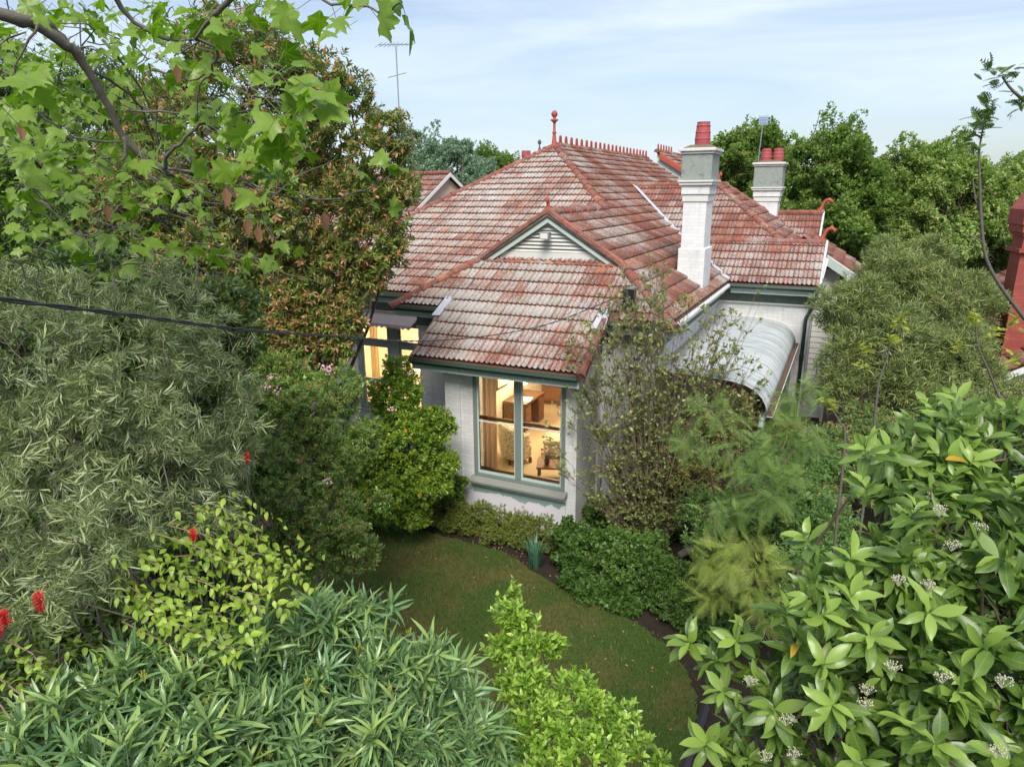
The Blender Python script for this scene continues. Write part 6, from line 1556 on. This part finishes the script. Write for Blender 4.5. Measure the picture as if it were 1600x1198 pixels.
# neighbour house left
def gable_house(label, loc, rz, w, l, ze, pitch, wall, tmat, name='neighbour_house'):
    t = thing(name, label, 'house', loc, rz); zr = ze+pitch*w/2
    MB().box(-w/2+.2, w/2-.2, .2, l-.2, 0, ze).build('wall', wall, t)
    MB().prism([(-w/2+.2, .2, ze), (w/2-.2, .2, ze), (0, .2, zr-.12)], (0, .15, 0)).build('gable_wall', wall, t)
    rf = MB().prism([(-w/2-.3, 0, ze-.25), (0, 0, zr), (w/2+.3, 0, ze-.25), (w/2+.3, 0, ze-.31), (0, 0, zr-.08), (-w/2-.3, 0, ze-.31)], (0, l, 0)).build('roof', MT['deck'], t)
    V_, T_2 = [], []; n0 = 0
    for s in (-1, 1):
        m_ = Vector((-s, 0, pitch)).normalized(); u = Vector((0, 1 if s < 0 else 1, 0)); nn = m_.cross(u); 
        if nn.z < 0: u = -u; nn = m_.cross(u)
        R3 = np.array([[u.x, m_.x, 0], [u.y, m_.y, 0], [u.z, m_.z, 0]]); X = u; Y = m_; Z = nn; X = Y.cross(Z)
        Ls = (w/2+.3)*math.hypot(1, pitch)
        for i in range(int(Ls/TG)):
            for j in range(int(l/TW)):
                c = Vector((s*(w/2+.3), 0, ze-.25))+m_*((i+.5)*TG)+Vector((0, (j+.5)*TW, .02))
                Vt = TV[:, 0:1]*np.array(X)+TV[:, 1:2]*np.array(Y)+TV[:, 2:3]*np.array(Z)+np.array(c); V_.append(Vt); T_2.append(TT+n0); n0 += len(TV)
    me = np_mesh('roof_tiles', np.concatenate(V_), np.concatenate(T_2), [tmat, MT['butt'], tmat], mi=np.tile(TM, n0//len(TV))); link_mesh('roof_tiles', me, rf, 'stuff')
    for s in (-1, 1):
        MB().prism([(s*(w/2+.3), -.04, ze-.27), (0, -.04, zr+.03), (0, -.04, zr-.12), (s*(w/2+.3), -.04, ze-.42)], (0, .03, 0)).build('barge_board', MT['white'], t)
    MB().tube([(0, 0, zr+.04), (0, l, zr+.04)], .09, 8).build('ridge_capping', MT['cap'], rf)
    return t
cream = simple('render_cream', (.62, .50, .36), .8)
p = W(703, 272, 29)
gable_house('cream gabled neighbour house with red tiles left of the main ridge', (p.x, p.y, 0), math.radians(48), 5.2, 8, p.z-1.8, .7, cream, MT['tile3'])
# pot showing over the hip and tiny spire
t = thing('distant_chimney', 'single red chimney pot showing over the left hip of the roof', 'chimney', hw(-3.6, 15.5, 5.2)); zz = W(822, 236, 25).z
q = W(822, 250, 26); t.location = (q.x, q.y, 5.0)
MB().box(-.25, .25, -.25, .25, 0, W(822, 262, 26).z-5.0).build('stack', MT['chim'], t)
MB().lathe([(.17, 0), (.15, .35), (.17, .4), (.16, .58), (.12, .58)], (0, 0, W(822, 262, 26).z-5.0), 14).build('chimney_pot', MT['pot'], t)
q = W(843, 240, 70)
t = thing('church_spire', 'tiny dark spire on the skyline beside the roof finial', 'spire', (q.x, q.y, 0))
zt = W(843, 218, 70).z
MB().lathe([(.5, 0), (.5, zt-2.2), (.3, zt-1.6), (.04, zt-.5), (.16, zt-.4), (.16, zt-.15), (.02, zt)], (0, 0, 0), 8).build('steeple', simple('slate_dark', (.08, .10, .11), .7), t)
MB().tube([(-.25, 0, zt-.25), (.25, 0, zt-.25)], .03, 4).build('cross_bar', MT['metal'], t)
# office building far right
q = W(1340, 262, 210)
t = thing('office_building', 'distant glass office block with blue windows on the skyline', 'building', (q.x, q.y, 0), -.2)
zt = W(1340, 253, 210).z
MB().box(-7, 7, 0, 12, 0, zt-.3).build('body', simple('office_grey', (.34, .42, .50), .5), t)
for k in range(5): 
    MB().box(-6.9, 6.9, -.08, -.01, zt-2.2-k*3, zt-.9-k*3).build('window_band', simple('office_glass', (.06, .17, .33), .12, .2), t)
MB().box(-7.2, 7.2, -.2, 12.2, zt-.28, zt).build('roof', simple('office_roof', (.16, .2, .25), .7), t)
# red brick chimney and roof at the right edge
p = W(1592, 290, 15); zt = W(1600, 285, 15).z
t = thing('brick_chimney', 'tall red brick chimney cut by the right edge of the picture', 'chimney', (p.x+.64, p.y, 0), -.3)
redb = brick_paint('face_brick_red', (.33, .075, .05), (.26, .055, .04), (.16, .05, .04))
MB().box(-.38, .38, -.3, .3, 2.2, zt-2.0+.95).build('stack', redb, t); zc = zt-1.05
for z0, z1, e in ((zc-.4, zc-.32, .45), (zc-.05, zc+.02, .42), (zc+.02, zc+.18, .46), (zc+.18, zc+.50, .49)): MB().box(-e, e, -e+.05, e-.05, z0+.002, z1).build('corbel', redb, t)
MB().prism([(-.49, -.44, zc+.5), (.49, -.44, zc+.5), (.2, -.2, zc+.85), (-.2, -.2, zc+.85)], (0, .88, 0)).build('shoulder', redb, t)
MB().lathe([(.16, 0), (.14, .15), (.16, .19)], (0, 0, zc+.85), 12).build('chimney_pot', MT['pot'], t)
p = W(1600, 480, 14.5)
gable_house('neighbour house with red tiled roof at the right border', (p.x+2.1, p.y-1.6, 0), math.radians(-20), 6.4, 9, 2.5, .55, cream, MT['cap'])
# fence behind
# scattered fallen leaves
fl = MB()
pl_ = [G(random.uniform(540, 700), random.uniform(830, 880), .04) for _ in range(34)]+[G(random.uniform(740, 880), random.uniform(850, 905), .03) for _ in range(26)]+[G(random.uniform(560, 1060), random.uniform(860, 1150), .05) for _ in range(70)]+[G(random.uniform(640, 900), random.uniform(840, 880), .03) for _ in range(90)]
for p in pl_:
    a = random.uniform(0, 2*PI); s = random.uniform(.012, .028); d = Vector((math.cos(a), math.sin(a), 0))*s; x = Vector((-d.y, d.x, 0))*.5
    fl.add([p-d, p-x+Vector((0, 0, .006)), p+d, p+x+Vector((0, 0, .008))], [(0, 1, 2, 3)])
mt, t, N, L = new_mat('fallen_leaf'); g_ = N('ShaderNodeNewGeometry')
finish(t, N, L, mixc(N, L, g_.outputs['Random Per Island'], (.38, .12, .05), (.48, .34, .12)), .8)
o = fl.build('fallen_leaves', mt, None, kind='stuff'); tag(o, 'orange and tan fallen leaves scattered on the lawn')
